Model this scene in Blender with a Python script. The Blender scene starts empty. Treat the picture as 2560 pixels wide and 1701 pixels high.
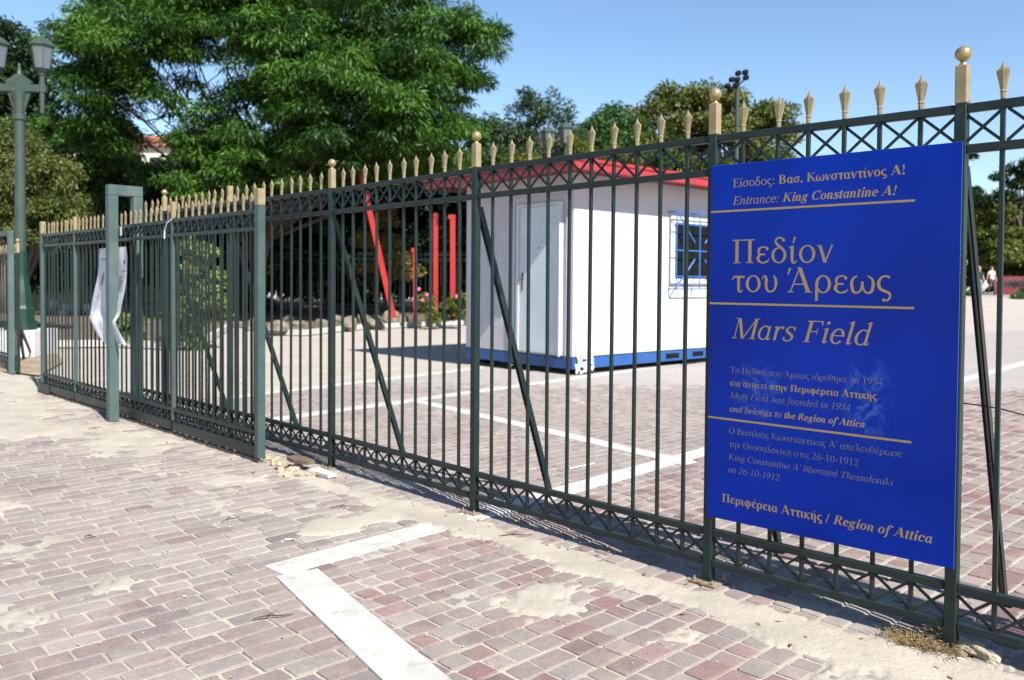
import bpy, math, random
import numpy as np
from mathutils import Vector, Matrix
random.seed(7)
RNG = np.random.default_rng(11)
sc = bpy.context.scene
# ------------------------------------------------------------------ camera
FPX, PITCH, ROLL, CX, CY, CAMH = 2090.0, 0.026, 0.0076, 1280.0, 762.0, 1.3   # in pixels of the 2560 x 1701 photograph
cam_d = bpy.data.cameras.new("camera")
cam = bpy.data.objects.new("camera", cam_d)
sc.collection.objects.link(cam)
sc.camera = cam
cam_d.sensor_width = 36.0
cam_d.lens = FPX / 2560.0 * 36.0
cam_d.shift_y = -(850.5 - CY) / 2560.0
cam_d.clip_end = 2000.0
cam_d.clip_start = 0.05
cam.matrix_world = Matrix.Translation((0, 0, CAMH)) @ Matrix.Rotation(math.pi / 2 - PITCH, 4, 'X') @ Matrix.Rotation(ROLL, 4, 'Z')
cam_d.dof.use_dof = True
cam_d.dof.focus_distance = 3.5
cam_d.dof.aperture_fstop = 3.2
# ------------------------------------------------------------------ light
SUN_EL, SUN_VEC = math.radians(43.0), Vector((0.545, -0.838, 0)).normalized()   # the sun stands behind and right of the camera
world = bpy.data.worlds.new("World")
sc.world = world
world.use_nodes = True
wn = world.node_tree
bg = wn.nodes['Background']
sky = wn.nodes.new('ShaderNodeTexSky')
sky.sky_type = 'NISHITA'
sky.sun_disc = False
sky.sun_elevation = SUN_EL
sky.sun_rotation = math.atan2(SUN_VEC.x, SUN_VEC.y)
sky.altitude = 100
sky.air_density = 1.0
sky.dust_density = 0.2
sky.ozone_density = 2.2
hs = wn.nodes.new('ShaderNodeHueSaturation'); hs.inputs['Saturation'].default_value = 1.07
wn.links.new(sky.outputs[0], hs.inputs['Color']); wn.links.new(hs.outputs[0], bg.inputs[0])
bg.inputs[1].default_value = 0.086
sun_d = bpy.data.lights.new("sun", 'SUN')
sun = bpy.data.objects.new("sun", sun_d)
sc.collection.objects.link(sun)
sun_d.energy = 5.0
sun_d.angle = math.radians(0.53)
sun_d.color = (1.0, 0.95, 0.87)
sv = Vector((SUN_VEC.x * math.cos(SUN_EL), SUN_VEC.y * math.cos(SUN_EL), math.sin(SUN_EL)))
sun.rotation_euler = sv.to_track_quat('Z', 'Y').to_euler()
sc.view_settings.view_transform = 'Standard'
sc.view_settings.look = 'None'
sc.view_settings.exposure = 1.15
sc.view_settings.gamma = 1.0
sc.cycles.max_bounces = 6
sc.cycles.transparent_max_bounces = 8
sc.cycles.sample_clamp_indirect = 6.0

# ------------------------------------------------------------------ measuring helpers (photograph pixel -> place in the world)
def ray(px, py):
    u, v = px - CX, py - CY
    cr, sr = math.cos(ROLL), math.sin(ROLL)
    u, v = cr * u + sr * v, -sr * u + cr * v
    x, zc = u / FPX, -v / FPX
    c, s = math.cos(PITCH), math.sin(PITCH)
    return Vector((x, c + zc * s, -s + zc * c))
def at(px, py, z=0.0):
    r = ray(px, py); return r * ((z - CAMH) / r.z) + Vector((0, 0, CAMH))
def atY(px, py, Y):
    r = ray(px, py); return r * (Y / r.y) + Vector((0, 0, CAMH))
def pxof(p):
    X, Y, Z = p[0], p[1], p[2] - CAMH
    c, s = math.cos(PITCH), math.sin(PITCH)
    yc, zc = Y * c - Z * s, Y * s + Z * c
    u, v = FPX * X / yc, -FPX * zc / yc
    cr, sr = math.cos(ROLL), math.sin(ROLL)
    return CX + cr * u - sr * v, CY + sr * u + cr * v
def sstep(a):
    a = max(0.0, min(1.0, a)); return a * a * (3 - 2 * a)
def ground_z(x, y):
    return 0.75 * sstep((y - 19) / 28) * sstep((x - 6) / 14)

# ------------------------------------------------------------------ materials
def lin(c):
    return tuple(((v / 255.0) / 12.92 if v / 255.0 <= 0.04045 else ((v / 255.0 + 0.055) / 1.055) ** 2.4) for v in c)
class NT:
    def __init__(s, name):
        s.m = bpy.data.materials.new(name); s.m.use_nodes = True
        s.t = s.m.node_tree; s.b = s.t.nodes['Principled BSDF']
    def n(s, typ, **k):
        nd = s.t.nodes.new(typ)
        for a, v in k.items(): setattr(nd, a, v)
        return nd
    def l(s, a, b): s.t.links.new(a, b)
def setin(nd, name, v):
    nd.inputs[name].default_value = v
def rgb(c): return (c[0], c[1], c[2], 1.0)
def mat(name, c, rough=0.6, c2=None, scale=8.0, detail=5, metal=0.0, bump=0.0, bscale=60.0, c3=None, spot=(0.62, 0.7), spotscale=3.0, spec=0.5, coat=0.0, attr=False, coords='Object', stretch=None):
    """painted / stone / soil surface: base colour varied by noise, optional spots (rust, stains), fine relief"""
    T = NT(name)
    c, c2, c3 = (tuple(v*0.86 for v in q) if q else q for q in (c, c2 or tuple(v*0.8 for v in c), c3))
    tc = T.n('ShaderNodeTexCoord')
    src = tc.outputs[coords]
    if stretch:
        mp = T.n('ShaderNodeMapping'); mp.inputs['Scale'].default_value = stretch
        T.l(src, mp.inputs[0]); src = mp.outputs[0]
    nz = T.n('ShaderNodeTexNoise'); setin(nz, 'Scale', scale); setin(nz, 'Detail', detail); setin(nz, 'Roughness', 0.62)
    T.l(src, nz.inputs['Vector'])
    mx = T.n('ShaderNodeMix', data_type='RGBA')
    rp = T.n('ShaderNodeMapRange'); rp.inputs[1].default_value = 0.35; rp.inputs[2].default_value = 0.65
    T.l(nz.outputs[0], rp.inputs[0]); T.l(rp.outputs[0], mx.inputs[0])
    mx.inputs[6].default_value = rgb(c); mx.inputs[7].default_value = rgb(c2 or tuple(v * 0.8 for v in c))
    out = mx.outputs[2]
    if attr:
        at_ = T.n('ShaderNodeAttribute', attribute_name='tint')
        m2 = T.n('ShaderNodeMix', data_type='RGBA', blend_type='MULTIPLY'); m2.inputs[0].default_value = 1.0
        T.l(out, m2.inputs[6]); T.l(at_.outputs['Color'], m2.inputs[7]); out = m2.outputs[2]
    if c3:
        n2 = T.n('ShaderNodeTexNoise'); setin(n2, 'Scale', spotscale); setin(n2, 'Detail', 6); setin(n2, 'Roughness', 0.7)
        T.l(src, n2.inputs['Vector'])
        r2 = T.n('ShaderNodeMapRange'); r2.inputs[1].default_value = spot[0]; r2.inputs[2].default_value = spot[1]
        T.l(n2.outputs[0], r2.inputs[0])
        m3 = T.n('ShaderNodeMix', data_type='RGBA'); T.l(r2.outputs[0], m3.inputs[0]); T.l(out, m3.inputs[6]); m3.inputs[7].default_value = rgb(c3)
        out = m3.outputs[2]
    T.l(out, T.b.inputs['Base Color'])
    setin(T.b, 'Roughness', rough); setin(T.b, 'Metallic', metal); setin(T.b, 'Specular IOR Level', spec)
    if coat: setin(T.b, 'Coat Weight', coat)
    if bump:
        n3 = T.n('ShaderNodeTexNoise'); setin(n3, 'Scale', bscale); setin(n3, 'Detail', 6); T.l(src, n3.inputs['Vector'])
        bp = T.n('ShaderNodeBump'); setin(bp, 'Strength', 1.0); setin(bp, 'Distance', bump)
        T.l(n3.outputs[0], bp.inputs['Height']); T.l(bp.outputs[0], T.b.inputs['Normal'])
    return T.m
def leaf_mat(name, c, c2, trans=0.3, rough=0.5):
    trans *= 0.75
    T = NT(name)
    a = T.n('ShaderNodeAttribute', attribute_name='tint')
    sp = T.n('ShaderNodeSeparateColor'); T.l(a.outputs['Color'], sp.inputs[0])
    mx = T.n('ShaderNodeMix', data_type='RGBA'); T.l(sp.outputs[0], mx.inputs[0])
    mx.inputs[6].default_value = rgb(c); mx.inputs[7].default_value = rgb(c2)
    T.l(mx.outputs[2], T.b.inputs['Base Color']); setin(T.b, 'Roughness', rough); setin(T.b, 'Specular IOR Level', 0.3)
    tr = T.n('ShaderNodeBsdfTranslucent'); T.l(mx.outputs[2], tr.inputs[0])
    ms = T.n('ShaderNodeMixShader'); ms.inputs[0].default_value = trans
    T.l(T.b.outputs[0], ms.inputs[1]); T.l(tr.outputs[0], ms.inputs[2])
    T.l(ms.outputs[0], T.t.nodes['Material Output'].inputs[0])
    return T.m
M = {}
M['paint'] = mat('green_paint', (0.011, 0.025, 0.022), 0.4, (0.008, 0.017, 0.016), 9, spec=0.3, c3=(0.05, 0.075, 0.07), spot=(0.6, 0.8), spotscale=14, bump=0.0006, bscale=90)
M['rail_paint'] = mat('rail_paint', (0.010, 0.018, 0.018), 0.48, (0.015, 0.026, 0.025), 7, spec=0.3, c3=(0.07, 0.055, 0.04), spot=(0.68, 0.78), spotscale=9, bump=0.0008, bscale=60)
M['gate_paint'] = mat('gate_paint', (0.060, 0.092, 0.090), 0.45, (0.042, 0.070, 0.070), 5, spec=0.3, c3=(0.16, 0.19, 0.15), spot=(0.6, 0.75), spotscale=4, bump=0.0008, bscale=50)
M['guide_paint'] = mat('guide_paint', (0.080, 0.120, 0.112), 0.5, (0.048, 0.082, 0.080), 5, spec=0.3, c3=(0.16, 0.06, 0.03), spot=(0.66, 0.72), spotscale=5, bump=0.001, bscale=40)
M['blue_patch'] = mat('blue_repaint', (0.015, 0.12, 0.19), 0.5, (0.03, 0.14, 0.17), 14)
M['gold'] = mat('gold_paint', (0.29, 0.235, 0.125), 0.5, (0.21, 0.172, 0.10), 25, spec=0.3, c3=(0.20, 0.16, 0.10), spot=(0.62, 0.75), spotscale=60, bump=0.0006, bscale=160)
M['gold_ball'] = mat('gold_ball', (0.42, 0.33, 0.16), 0.3, (0.36, 0.27, 0.13), 18, metal=0.55)
M['bolt'] = mat('galvanised', (0.5, 0.5, 0.5), 0.35, (0.35, 0.35, 0.35), 40, metal=0.8)
M['rust_plate'] = mat('rusty_plate', (0.14, 0.075, 0.045), 0.8, (0.30, 0.22, 0.15), 30, bump=0.001, bscale=80)
M['bed'] = mat('sand_and_mortar', (0.43, 0.385, 0.32), 0.92, (0.33, 0.295, 0.245), 3.0, 8, c3=(0.26, 0.235, 0.20), spot=(0.60, 0.72), spotscale=6, bump=0.004, bscale=70)
def stone_mat():
    T = NT('paving_stone'); tc = T.n('ShaderNodeNewGeometry'); P = tc.outputs['Position']
    a = T.n('ShaderNodeAttribute', attribute_name='tint')
    def nz(sc_, d, lo, hi, r=0.6):
        n = T.n('ShaderNodeTexNoise'); setin(n, 'Scale', sc_); setin(n, 'Detail', d); setin(n, 'Roughness', r); T.l(P, n.inputs['Vector'])
        m = T.n('ShaderNodeMapRange'); m.inputs[1].default_value = lo; m.inputs[2].default_value = hi; T.l(n.outputs[0], m.inputs[0]); return m.outputs[0], n.outputs[0]
    g, _ = nz(260, 3, 0.35, 0.68); b, _ = nz(26, 6, 0.32, 0.68); d, _ = nz(3.2, 9, 0.42, 0.66, 0.68); k, _ = nz(1.1, 6, 0.36, 0.64)
    def mix(f, A, B, bt='MIX', fac=None):
        m = T.n('ShaderNodeMix', data_type='RGBA', blend_type=bt)
        if f is not None: T.l(f, m.inputs[0])
        else: m.inputs[0].default_value = fac
        for s_, v in ((6, A), (7, B)):
            if isinstance(v, tuple): m.inputs[s_].default_value = (*v, 1)
            else: T.l(v, m.inputs[s_])
        return m.outputs[2]
    grain = mix(g, (0.70,0.70,0.70), (1.22,1.2,1.18)); c = mix(None, a.outputs['Color'], grain, 'MULTIPLY', 1.0)
    blot = mix(b, (0.86,0.85,0.85), (1.10,1.10,1.10)); c = mix(None, c, blot, 'MULTIPLY', 1.0)
    f1 = T.n('ShaderNodeMath', operation='MULTIPLY'); T.l(d, f1.inputs[0]); T.l(k, f1.inputs[1])
    f2 = T.n('ShaderNodeMath', operation='MULTIPLY_ADD'); T.l(f1.outputs[0], f2.inputs[0]); f2.inputs[1].default_value = 0.62; f2.inputs[2].default_value = 0.13
    c = mix(f2.outputs[0], c, (0.58,0.53,0.46))
    c = mix(None, c, (0.56,0.54,0.54), 'MULTIPLY', 1.0)
    T.l(c, T.b.inputs['Base Color']); setin(T.b, 'Roughness', 0.92); setin(T.b, 'Specular IOR Level', 0.2)
    n = T.n('ShaderNodeTexNoise'); setin(n, 'Scale', 120); setin(n, 'Detail', 6); T.l(P, n.inputs['Vector'])
    bp = T.n('ShaderNodeBump'); setin(bp, 'Distance', 0.0022); T.l(n.outputs[0], bp.inputs['Height']); T.l(bp.outputs[0], T.b.inputs['Normal'])
    return T.m
M['stone'] = stone_mat()
M['marble'] = mat('white_marble', (0.52, 0.50, 0.46), 0.65, (0.44, 0.425, 0.395), 5, 9, c3=(0.27, 0.26, 0.245), spot=(0.55, 0.78), spotscale=7, bump=0.0012, bscale=60)
M['forecourt'] = mat('forecourt', (0.42, 0.365, 0.32), 0.95, (0.37, 0.325, 0.285), 0.6, 8, c3=(0.32, 0.28, 0.24), spot=(0.6, 0.75), spotscale=2.5, bump=0.004, bscale=30)
M['soil'] = mat('soil', (0.15, 0.105, 0.07), 0.95, (0.08, 0.055, 0.038), 3, 8, c3=(0.34, 0.27, 0.18), spot=(0.55, 0.7), spotscale=5, bump=0.02, bscale=15)
M['dirt'] = mat('dry_dirt', (0.33, 0.26, 0.18), 0.95, (0.20, 0.155, 0.105), 3, 8, c3=(0.5, 0.44, 0.3), spot=(0.55, 0.7), spotscale=9, bump=0.02, bscale=25)
M['kerb'] = mat('kerb_stone', (0.48, 0.46, 0.43), 0.85, (0.40, 0.38, 0.35), 3, 7, bump=0.003, bscale=20)
M['rock'] = mat('rock', (0.24, 0.205, 0.15), 0.95, (0.12, 0.105, 0.075), 5, 9, c3=(0.085, 0.09, 0.055), spot=(0.52, 0.66), spotscale=3, bump=0.03, bscale=14)
M['rubble'] = mat('pale_rubble', (0.42, 0.36, 0.26), 0.95, (0.30, 0.25, 0.17), 12, 8, bump=0.006, bscale=60)
M['wall_white'] = mat('rendered_wall', (0.56, 0.545, 0.58), 0.8, (0.50, 0.49, 0.525), 2.5, 6, c3=(0.66, 0.65, 0.66), spot=(0.70, 0.84), spotscale=1.6, bump=0.003, bscale=120)
M['door_white'] = mat('door_paint', (0.54, 0.60, 0.62), 0.45, (0.63, 0.70, 0.73), 2)
M['frame_white'] = mat('white_frame', (0.66, 0.66, 0.68), 0.5, (0.58, 0.58, 0.61), 6)
M['red'] = mat('red_paint', (0.44, 0.018, 0.016), 0.45, (0.36, 0.014, 0.014), 4)
M['roof_red'] = mat('roof_red', (0.36, 0.026, 0.028), 0.45, (0.30, 0.02, 0.022), 5)
M['skid_blue'] = mat('blue_steel', (0.016, 0.085, 0.29), 0.45, (0.013, 0.07, 0.24), 6, c3=(0.05, 0.05, 0.08), spot=(0.72, 0.8), spotscale=12)
M['grille_blue'] = mat('grille_blue', (0.03, 0.16, 0.48), 0.4, (0.02, 0.12, 0.4), 10)
M['black'] = mat('dark_interior', (0.006, 0.006, 0.007), 0.7, (0.01, 0.01, 0.01), 5, spec=0.1)
M['red_far'] = mat('dark_red_wall', (0.12, 0.008, 0.014), 0.8, (0.16,0.01,0.016), 2)
M['rubber'] = mat('black_cable', (0.012, 0.012, 0.014), 0.5)
M['bark'] = mat('bark', (0.16, 0.12, 0.095), 0.95, (0.08, 0.06, 0.05), 7, 9, bump=0.02, bscale=25, stretch=(3, 3, 0.6))
M['bark_pale'] = mat('pale_bark', (0.30, 0.23, 0.19), 0.95, (0.18, 0.14, 0.12), 7, 9, bump=0.02, bscale=25, stretch=(3, 3, 0.6))
M['twig'] = mat('twig', (0.035, 0.027, 0.024), 0.9, (0.07, 0.05, 0.04), 30)
M['straw'] = mat('straw', (0.30, 0.21, 0.09), 0.9, (0.16, 0.11, 0.05), 20)
M['plaster'] = mat('old_plaster', (0.62, 0.56, 0.47), 0.9, (0.50, 0.45, 0.38), 2, 7, c3=(0.36, 0.33, 0.30), spot=(0.6, 0.7), spotscale=2)
M['tile'] = mat('roof_tile', (0.36, 0.12, 0.07), 0.9, (0.26, 0.09, 0.06), 4)
M['lamp_green'] = mat('lamp_green', (0.045, 0.07, 0.056), 0.5, (0.034, 0.057, 0.048), 5, spec=0.3, c3=(0.26, 0.11, 0.05), spot=(0.66, 0.74), spotscale=4)
M['lamp_dark'] = mat('lamp_dark_green', (0.005, 0.036, 0.021), 0.4, (0.004, 0.028, 0.017), 4)
M['cloth_white'] = mat('white_banner', (0.60, 0.61, 0.65), 0.6, (0.50, 0.51, 0.56), 9)
M['ink_blue'] = mat('ink_blue', (0.20, 0.28, 0.50), 0.7)
M['ink_grey'] = mat('ink_grey', (0.13, 0.13, 0.17), 0.7)
M['ink_brown'] = mat('ink_brown', (0.40, 0.24, 0.13), 0.7)
M['plastic'] = mat('plastic_white', (0.78, 0.78, 0.78), 0.4, (0.6, 0.6, 0.62), 20)
M['skin'] = mat('skin', (0.50, 0.30, 0.22), 0.6)
M['hair_blond'] = mat('hair_blond', (0.42, 0.24, 0.11), 0.6)
M['hair_dark'] = mat('hair_dark', (0.05, 0.03, 0.02), 0.6)
M['tee'] = mat('white_cloth', (0.78, 0.76, 0.75), 0.85)
M['black_top'] = mat('black_cloth', (0.012, 0.012, 0.014), 0.85)
M['jeans'] = mat('blue_denim', (0.16, 0.26, 0.36), 0.85)
M['trousers'] = mat('brown_cloth', (0.10, 0.065, 0.065), 0.85)
def glass_mat():
    T = NT('lantern_glass')
    setin(T.b, 'Base Color', (0.17, 0.20, 0.215, 1)); setin(T.b, 'Roughness', 0.25); setin(T.b, 'Transmission Weight', 0.45); setin(T.b, 'IOR', 1.2)
    return T.m
M['glass'] = glass_mat()

# ------------------------------------------------------------------ mesh helpers
class MB:
    def __init__(s): s.v = []; s.f = []; s.mi = []; s.m = 0
    def add(s, vs, fs):
        o = len(s.v); s.v += [tuple(v) for v in vs]
        for f in fs: s.f.append(tuple(i + o for i in f)); s.mi.append(s.m)
    def obox(s, c, ex, ey, ez):
        c, ex, ey, ez = map(Vector, (c, ex, ey, ez))
        vs = [c + a * ex + b * ey + d * ez for a, b, d in ((-1,-1,-1),(1,-1,-1),(1,1,-1),(-1,1,-1),(-1,-1,1),(1,-1,1),(1,1,1),(-1,1,1))]
        s.add(vs, [(3,2,1,0),(4,5,6,7),(0,1,5,4),(1,2,6,5),(2,3,7,6),(3,0,4,7)])
    def box(s, x0, x1, y0, y1, z0, z1):
        s.obox(((x0+x1)/2,(y0+y1)/2,(z0+z1)/2), ((x1-x0)/2,0,0), (0,(y1-y0)/2,0), (0,0,(z1-z0)/2))
    def bbox(s, x0, x1, y0, y1, z0, z1, b=0.002):
        """box with chamfered vertical and top edges"""
        xs = [(x0+b,y0),(x1-b,y0),(x1,y0+b),(x1,y1-b),(x1-b,y1),(x0+b,y1),(x0,y1-b),(x0,y0+b)]
        cx_, cy_ = (x0+x1)/2, (y0+y1)/2
        kx, ky = 1-2*b/(x1-x0), 1-2*b/(y1-y0)
        inn = [(cx_+(x-cx_)*kx, cy_+(y-cy_)*ky) for x, y in xs]
        vs = [(x,y,z0+b) for x,y in xs]+[(x,y,z1-b) for x,y in xs]+[(x,y,z1) for x,y in inn]+[(x,y,z0) for x,y in inn]
        fs = [tuple(range(16,24)), tuple(range(31,23,-1))]
        for i in range(8):
            j=(i+1)%8
            fs += [(i,j,8+j,8+i),(8+i,8+j,16+j,16+i),(24+i,24+j,j,i)]
        s.add(vs, fs)
    def bar(s, p0, p1, w, h, up=(0,0,1)):
        p0, p1 = Vector(p0), Vector(p1); d = p1 - p0; L = d.length; d.normalize()
        x = d.cross(Vector(up)).normalized(); u = x.cross(d)
        s.obox((p0+p1)/2, d*L/2, x*w/2, u*h/2)
    def tube(s, pts, rad, n=8, cap=True, jit=0.0):
        pts = [Vector(p) for p in pts]
        if not hasattr(rad, '__len__'): rad = [rad]*len(pts)
        o = len(s.v); ref = Vector((0.3,0.9,0.2)) if abs((pts[-1]-pts[0]).normalized().z) > 0.8 else Vector((0,0,1))
        for i, p in enumerate(pts):
            d = (pts[min(i+1,len(pts)-1)] - pts[max(i-1,0)]).normalized()
            x = d.cross(ref).normalized(); y = d.cross(x)
            for k in range(n):
                a = 2*math.pi*k/n; r = rad[i]*(1+(random.random()-0.5)*jit)
                s.v.append(tuple(p + x*math.cos(a)*r + y*math.sin(a)*r))
        for i in range(len(pts)-1):
            for k in range(n):
                a, b = o+i*n+k, o+i*n+(k+1)%n
                s.f.append((a, b, b+n, a+n)); s.mi.append(s.m)
        if cap:
            s.f.append(tuple(range(o+n-1, o-1, -1))); s.mi.append(s.m)
            e = o+(len(pts)-1)*n; s.f.append(tuple(range(e, e+n))); s.mi.append(s.m)
    def lathe(s, prof, n=12, c=(0,0,0), rot=0.0, sq=1.0):
        o = len(s.v)
        for r, z in prof:
            for k in range(n):
                a = 2*math.pi*k/n + rot
                s.v.append((c[0]+math.cos(a)*r, c[1]+math.sin(a)*r*sq, c[2]+z))
        for i in range(len(prof)-1):
            for k in range(n):
                a, b = o+i*n+k, o+i*n+(k+1)%n
                s.f.append((a, b, b+n, a+n)); s.mi.append(s.m)
        s.f.append(tuple(range(o+n-1, o-1, -1))); s.mi.append(s.m)
        e = o+(len(prof)-1)*n; s.f.append(tuple(range(e, e+n))); s.mi.append(s.m)
    def sphere(s, c, r, n=16, m=10, sz=1.0):
        s.lathe([(max(1e-4, math.sin(math.pi*i/m))*r, -math.cos(math.pi*i/m)*r*sz) for i in range(m+1)], n, c)
    def prism(s, poly, z0, z1):
        n = len(poly)
        vs = [(x,y,z0) for x,y in poly]+[(x,y,z1) for x,y in poly]
        fs = [tuple(range(n-1,-1,-1)), tuple(range(n,2*n))]+[(i,(i+1)%n,n+(i+1)%n,n+i) for i in range(n)]
        s.add(vs, fs)
    def mesh(s, name, mats, smooth=False):
        me = bpy.data.meshes.new(name); me.from_pydata(s.v, [], s.f)
        for m in (mats if isinstance(mats, (list, tuple)) else [mats]): me.materials.append(m)
        if any(s.mi): me.polygons.foreach_set('material_index', s.mi)
        if smooth: me.polygons.foreach_set('use_smooth', [True]*len(me.polygons))
        me.update(); return me
    def build(s, name, mats, parent=None, smooth=False, loc=None):
        return link(name, s.mesh(name, mats, smooth), parent, loc)
def link(name, me, parent=None, loc=None, rz=None):
    o = bpy.data.objects.new(name, me); sc.collection.objects.link(o)
    if parent is not None: o.parent = parent
    if loc is not None: o.location = loc
    if rz is not None: o.rotation_euler = (0, 0, rz)
    return o
def tag(o, label=None, cat=None, group=None, kind=None):
    for k, v in (('label', label), ('category', cat), ('group', group), ('kind', kind)):
        if v: o[k] = v
    return o
def empty(name, loc=(0,0,0), rz=0.0):
    o = bpy.data.objects.new(name, None); sc.collection.objects.link(o); o.empty_display_size = 0.1
    o.location = loc; o.rotation_euler = (0, 0, rz); return o
def vnoise(x, y, seed=0):
    """smooth value noise, numpy arrays"""
    x = np.asarray(x, float); y = np.asarray(y, float)
    xi, yi = np.floor(x).astype(np.int64), np.floor(y).astype(np.int64); xf, yf = x-xi, y-yi
    def h(a, b):
        n = (a*374761393 + b*668265263 + seed*974711) & 0x7fffffff
        n = ((n ^ (n >> 13))*1274126177) & 0x7fffffff
        return ((n ^ (n >> 16)) & 0xffff)/65535.0
    u, v = xf*xf*(3-2*xf), yf*yf*(3-2*yf)
    return (h(xi,yi)*(1-u)+h(xi+1,yi)*u)*(1-v) + (h(xi,yi+1)*(1-u)+h(xi+1,yi+1)*u)*v
def fbm(x, y, seed=0, o=4):
    s, a, t = 0, 1.0, 0
    for i in range(o):
        s = s + a*vnoise(np.asarray(x)*2**i, np.asarray(y)*2**i, seed+i*7); t += a; a *= 0.55
    return s/t
def in_poly(px, py, poly):
    px = np.asarray(px, float); py = np.asarray(py, float); c = np.zeros(px.shape, bool)
    n = len(poly)
    for i in range(n):
        x0, y0 = poly[i]; x1, y1 = poly[(i+1) % n]
        cond = ((y0 > py) != (y1 > py))
        xs = (x1-x0)*(py-y0)/((y1-y0) if y1 != y0 else 1e-9)+x0
        c ^= cond & (px < xs)
    return c
def dist_poly(px, py, poly):
    d = np.full(np.asarray(px, float).shape, 1e9)
    n = len(poly)
    for i in range(n):
        x0, y0 = poly[i]; x1, y1 = poly[(i+1) % n]
        dx, dy = x1-x0, y1-y0; L = dx*dx+dy*dy+1e-12
        t = np.clip(((px-x0)*dx+(py-y0)*dy)/L, 0, 1)
        d = np.minimum(d, np.hypot(px-x0-t*dx, py-y0-t*dy))
    return np.where(in_poly(px, py, poly), d, -d)

# fence line: D is one of its posts, du runs along it towards the camera's right, nv points to the street
FD = Vector((-1.247, 5.783, 0)); GAP = 0.13775
FANG = -0.7894
du = Vector((math.cos(FANG), math.sin(FANG), 0)); nv = Vector((math.sin(FANG), -math.cos(FANG), 0))
def FP(u, off=0.0, z=0.0): return FD + du*u + nv*off + Vector((0,0,z))
def u_of_px(px, off=0.0, z=1.0):
    lo, hi = -12.0, 4.3
    for _ in range(60):
        mid = (lo+hi)/2
        if pxof(FP(mid, off, z))[0] < px: lo = mid
        else: hi = mid
    return lo
# ================================================================== GROUND
def Pg(px, py): p = at(px, py); return (p.x, p.y)
def grid_mesh(xs, ys, zf):
    """xs, ys 2-D arrays of world positions"""
    r, c = xs.shape; zs = zf(xs, ys)
    co = np.stack([xs, ys, zs], -1).reshape(-1, 3)
    i = np.arange(r*c).reshape(r, c)
    q = np.stack([i[:-1,:-1], i[:-1,1:], i[1:,1:], i[1:,:-1]], -1).reshape(-1, 4)
    return co, q
def np_mesh(name, co, q, mats, tint=None, mi=None, smooth=True):
    me = bpy.data.meshes.new(name); k = q.shape[1]
    me.vertices.add(len(co)); me.vertices.foreach_set('co', np.ascontiguousarray(co, dtype=np.float32).ravel())
    me.loops.add(q.size); me.loops.foreach_set('vertex_index', q.astype(np.int32).ravel())
    me.polygons.add(len(q)); me.polygons.foreach_set('loop_start', np.arange(0, q.size, k, dtype=np.int32))
    me.polygons.foreach_set('loop_total', np.full(len(q), k, dtype=np.int32))
    if smooth: me.polygons.foreach_set('use_smooth', np.ones(len(q), bool))
    for m in (mats if isinstance(mats, (list, tuple)) else [mats]): me.materials.append(m)
    if mi is not None: me.polygons.foreach_set('material_index', np.asarray(mi, dtype=np.int32))
    me.update(calc_edges=True)
    if tint is not None:
        a = me.attributes.new('tint', 'FLOAT_COLOR', 'FACE'); a.data.foreach_set('color', np.ascontiguousarray(tint, dtype=np.float32).ravel())
    me.validate(); return me

# far ground, one sheet to the horizon
gy = np.concatenate([np.linspace(-60, 12, 19), np.linspace(13, 60, 60), np.geomspace(64, 900, 24)])
gx = np.concatenate([-np.geomspace(900, 60, 16), np.linspace(-55, 55, 90), np.geomspace(60, 900, 16)])
GX, GY = np.meshgrid(gx, gy)
def gz_np(x, y):
    ss = lambda a: (lambda t: t*t*(3-2*t))(np.clip(a, 0, 1))
    return 0.75*ss((y-19)/28)*ss((x-6)/14)
co, q = grid_mesh(GX, GY, lambda x, y: gz_np(x, y) - 0.03)
tag(link('ground', np_mesh('ground', co, q, M['forecourt'])), kind='structure')

# the places where sand or cement lies over the stones, outlined on the ground
strip = [Pg(*p) for p in ((700,1180),(735,1178),(830,1208),(960,1240),(1100,1278),(1190,1304),(1480,1392),(1775,1482),(2040,1552),(2330,1622),(2580,1694),(2800,1760),(2500,1800),(2175,1680),(2007,1638),(1874,1592),(1760,1523),(1640,1496),(1560,1468),(1406,1421),(1310,1385),(1200,1352),(1150,1336),(1090,1315),(1000,1296),(910,1320),(830,1342),(735,1336),(790,1302),(880,1290),(945,1268),(870,1240),(778,1215))]
patches = [[Pg(*p) for p in P_] for P_ in (
    ((1205,1505),(1270,1475),(1350,1455),(1480,1472),(1440,1520),(1335,1552),(1250,1535)),
    ((500,1198),(560,1187),(655,1190),(640,1206),(570,1216),(510,1212)),
    ((345,1120),(400,1110),(455,1112),(440,1124),(370,1132)),
    ((-40,1260),(20,1250),(60,1265),(30,1285),(-40,1290)),
    ((-40,1510),(30,1500),(100,1525),(150,1560),(60,1570),(-40,1545)),
    ((240,1455),(330,1440),(370,1455),(300,1475),(245,1475)),
    ((1640,1600),(1720,1575),(1800,1600),(1730,1630)),
    ((2050,1690),(2120,1660),(2300,1690),(2300,1760),(2060,1760)))]
sandy = [Pg(*p) for p in ((-400,905),(40,925),(100,955),(300,1045),(480,1100),(600,1135),(560,1150),(430,1150),(400,1180),(330,1165),(200,1135),(60,1120),(-400,1100))]
sandy_in = [Pg(*p) for p in ((-900,800),(1165,806),(1180,921),(662,980),(-900,1120))]
marble_zone = None
def ss_np(a): a = np.clip(a, 0, 1); return a*a*(3-2*a)
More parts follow.
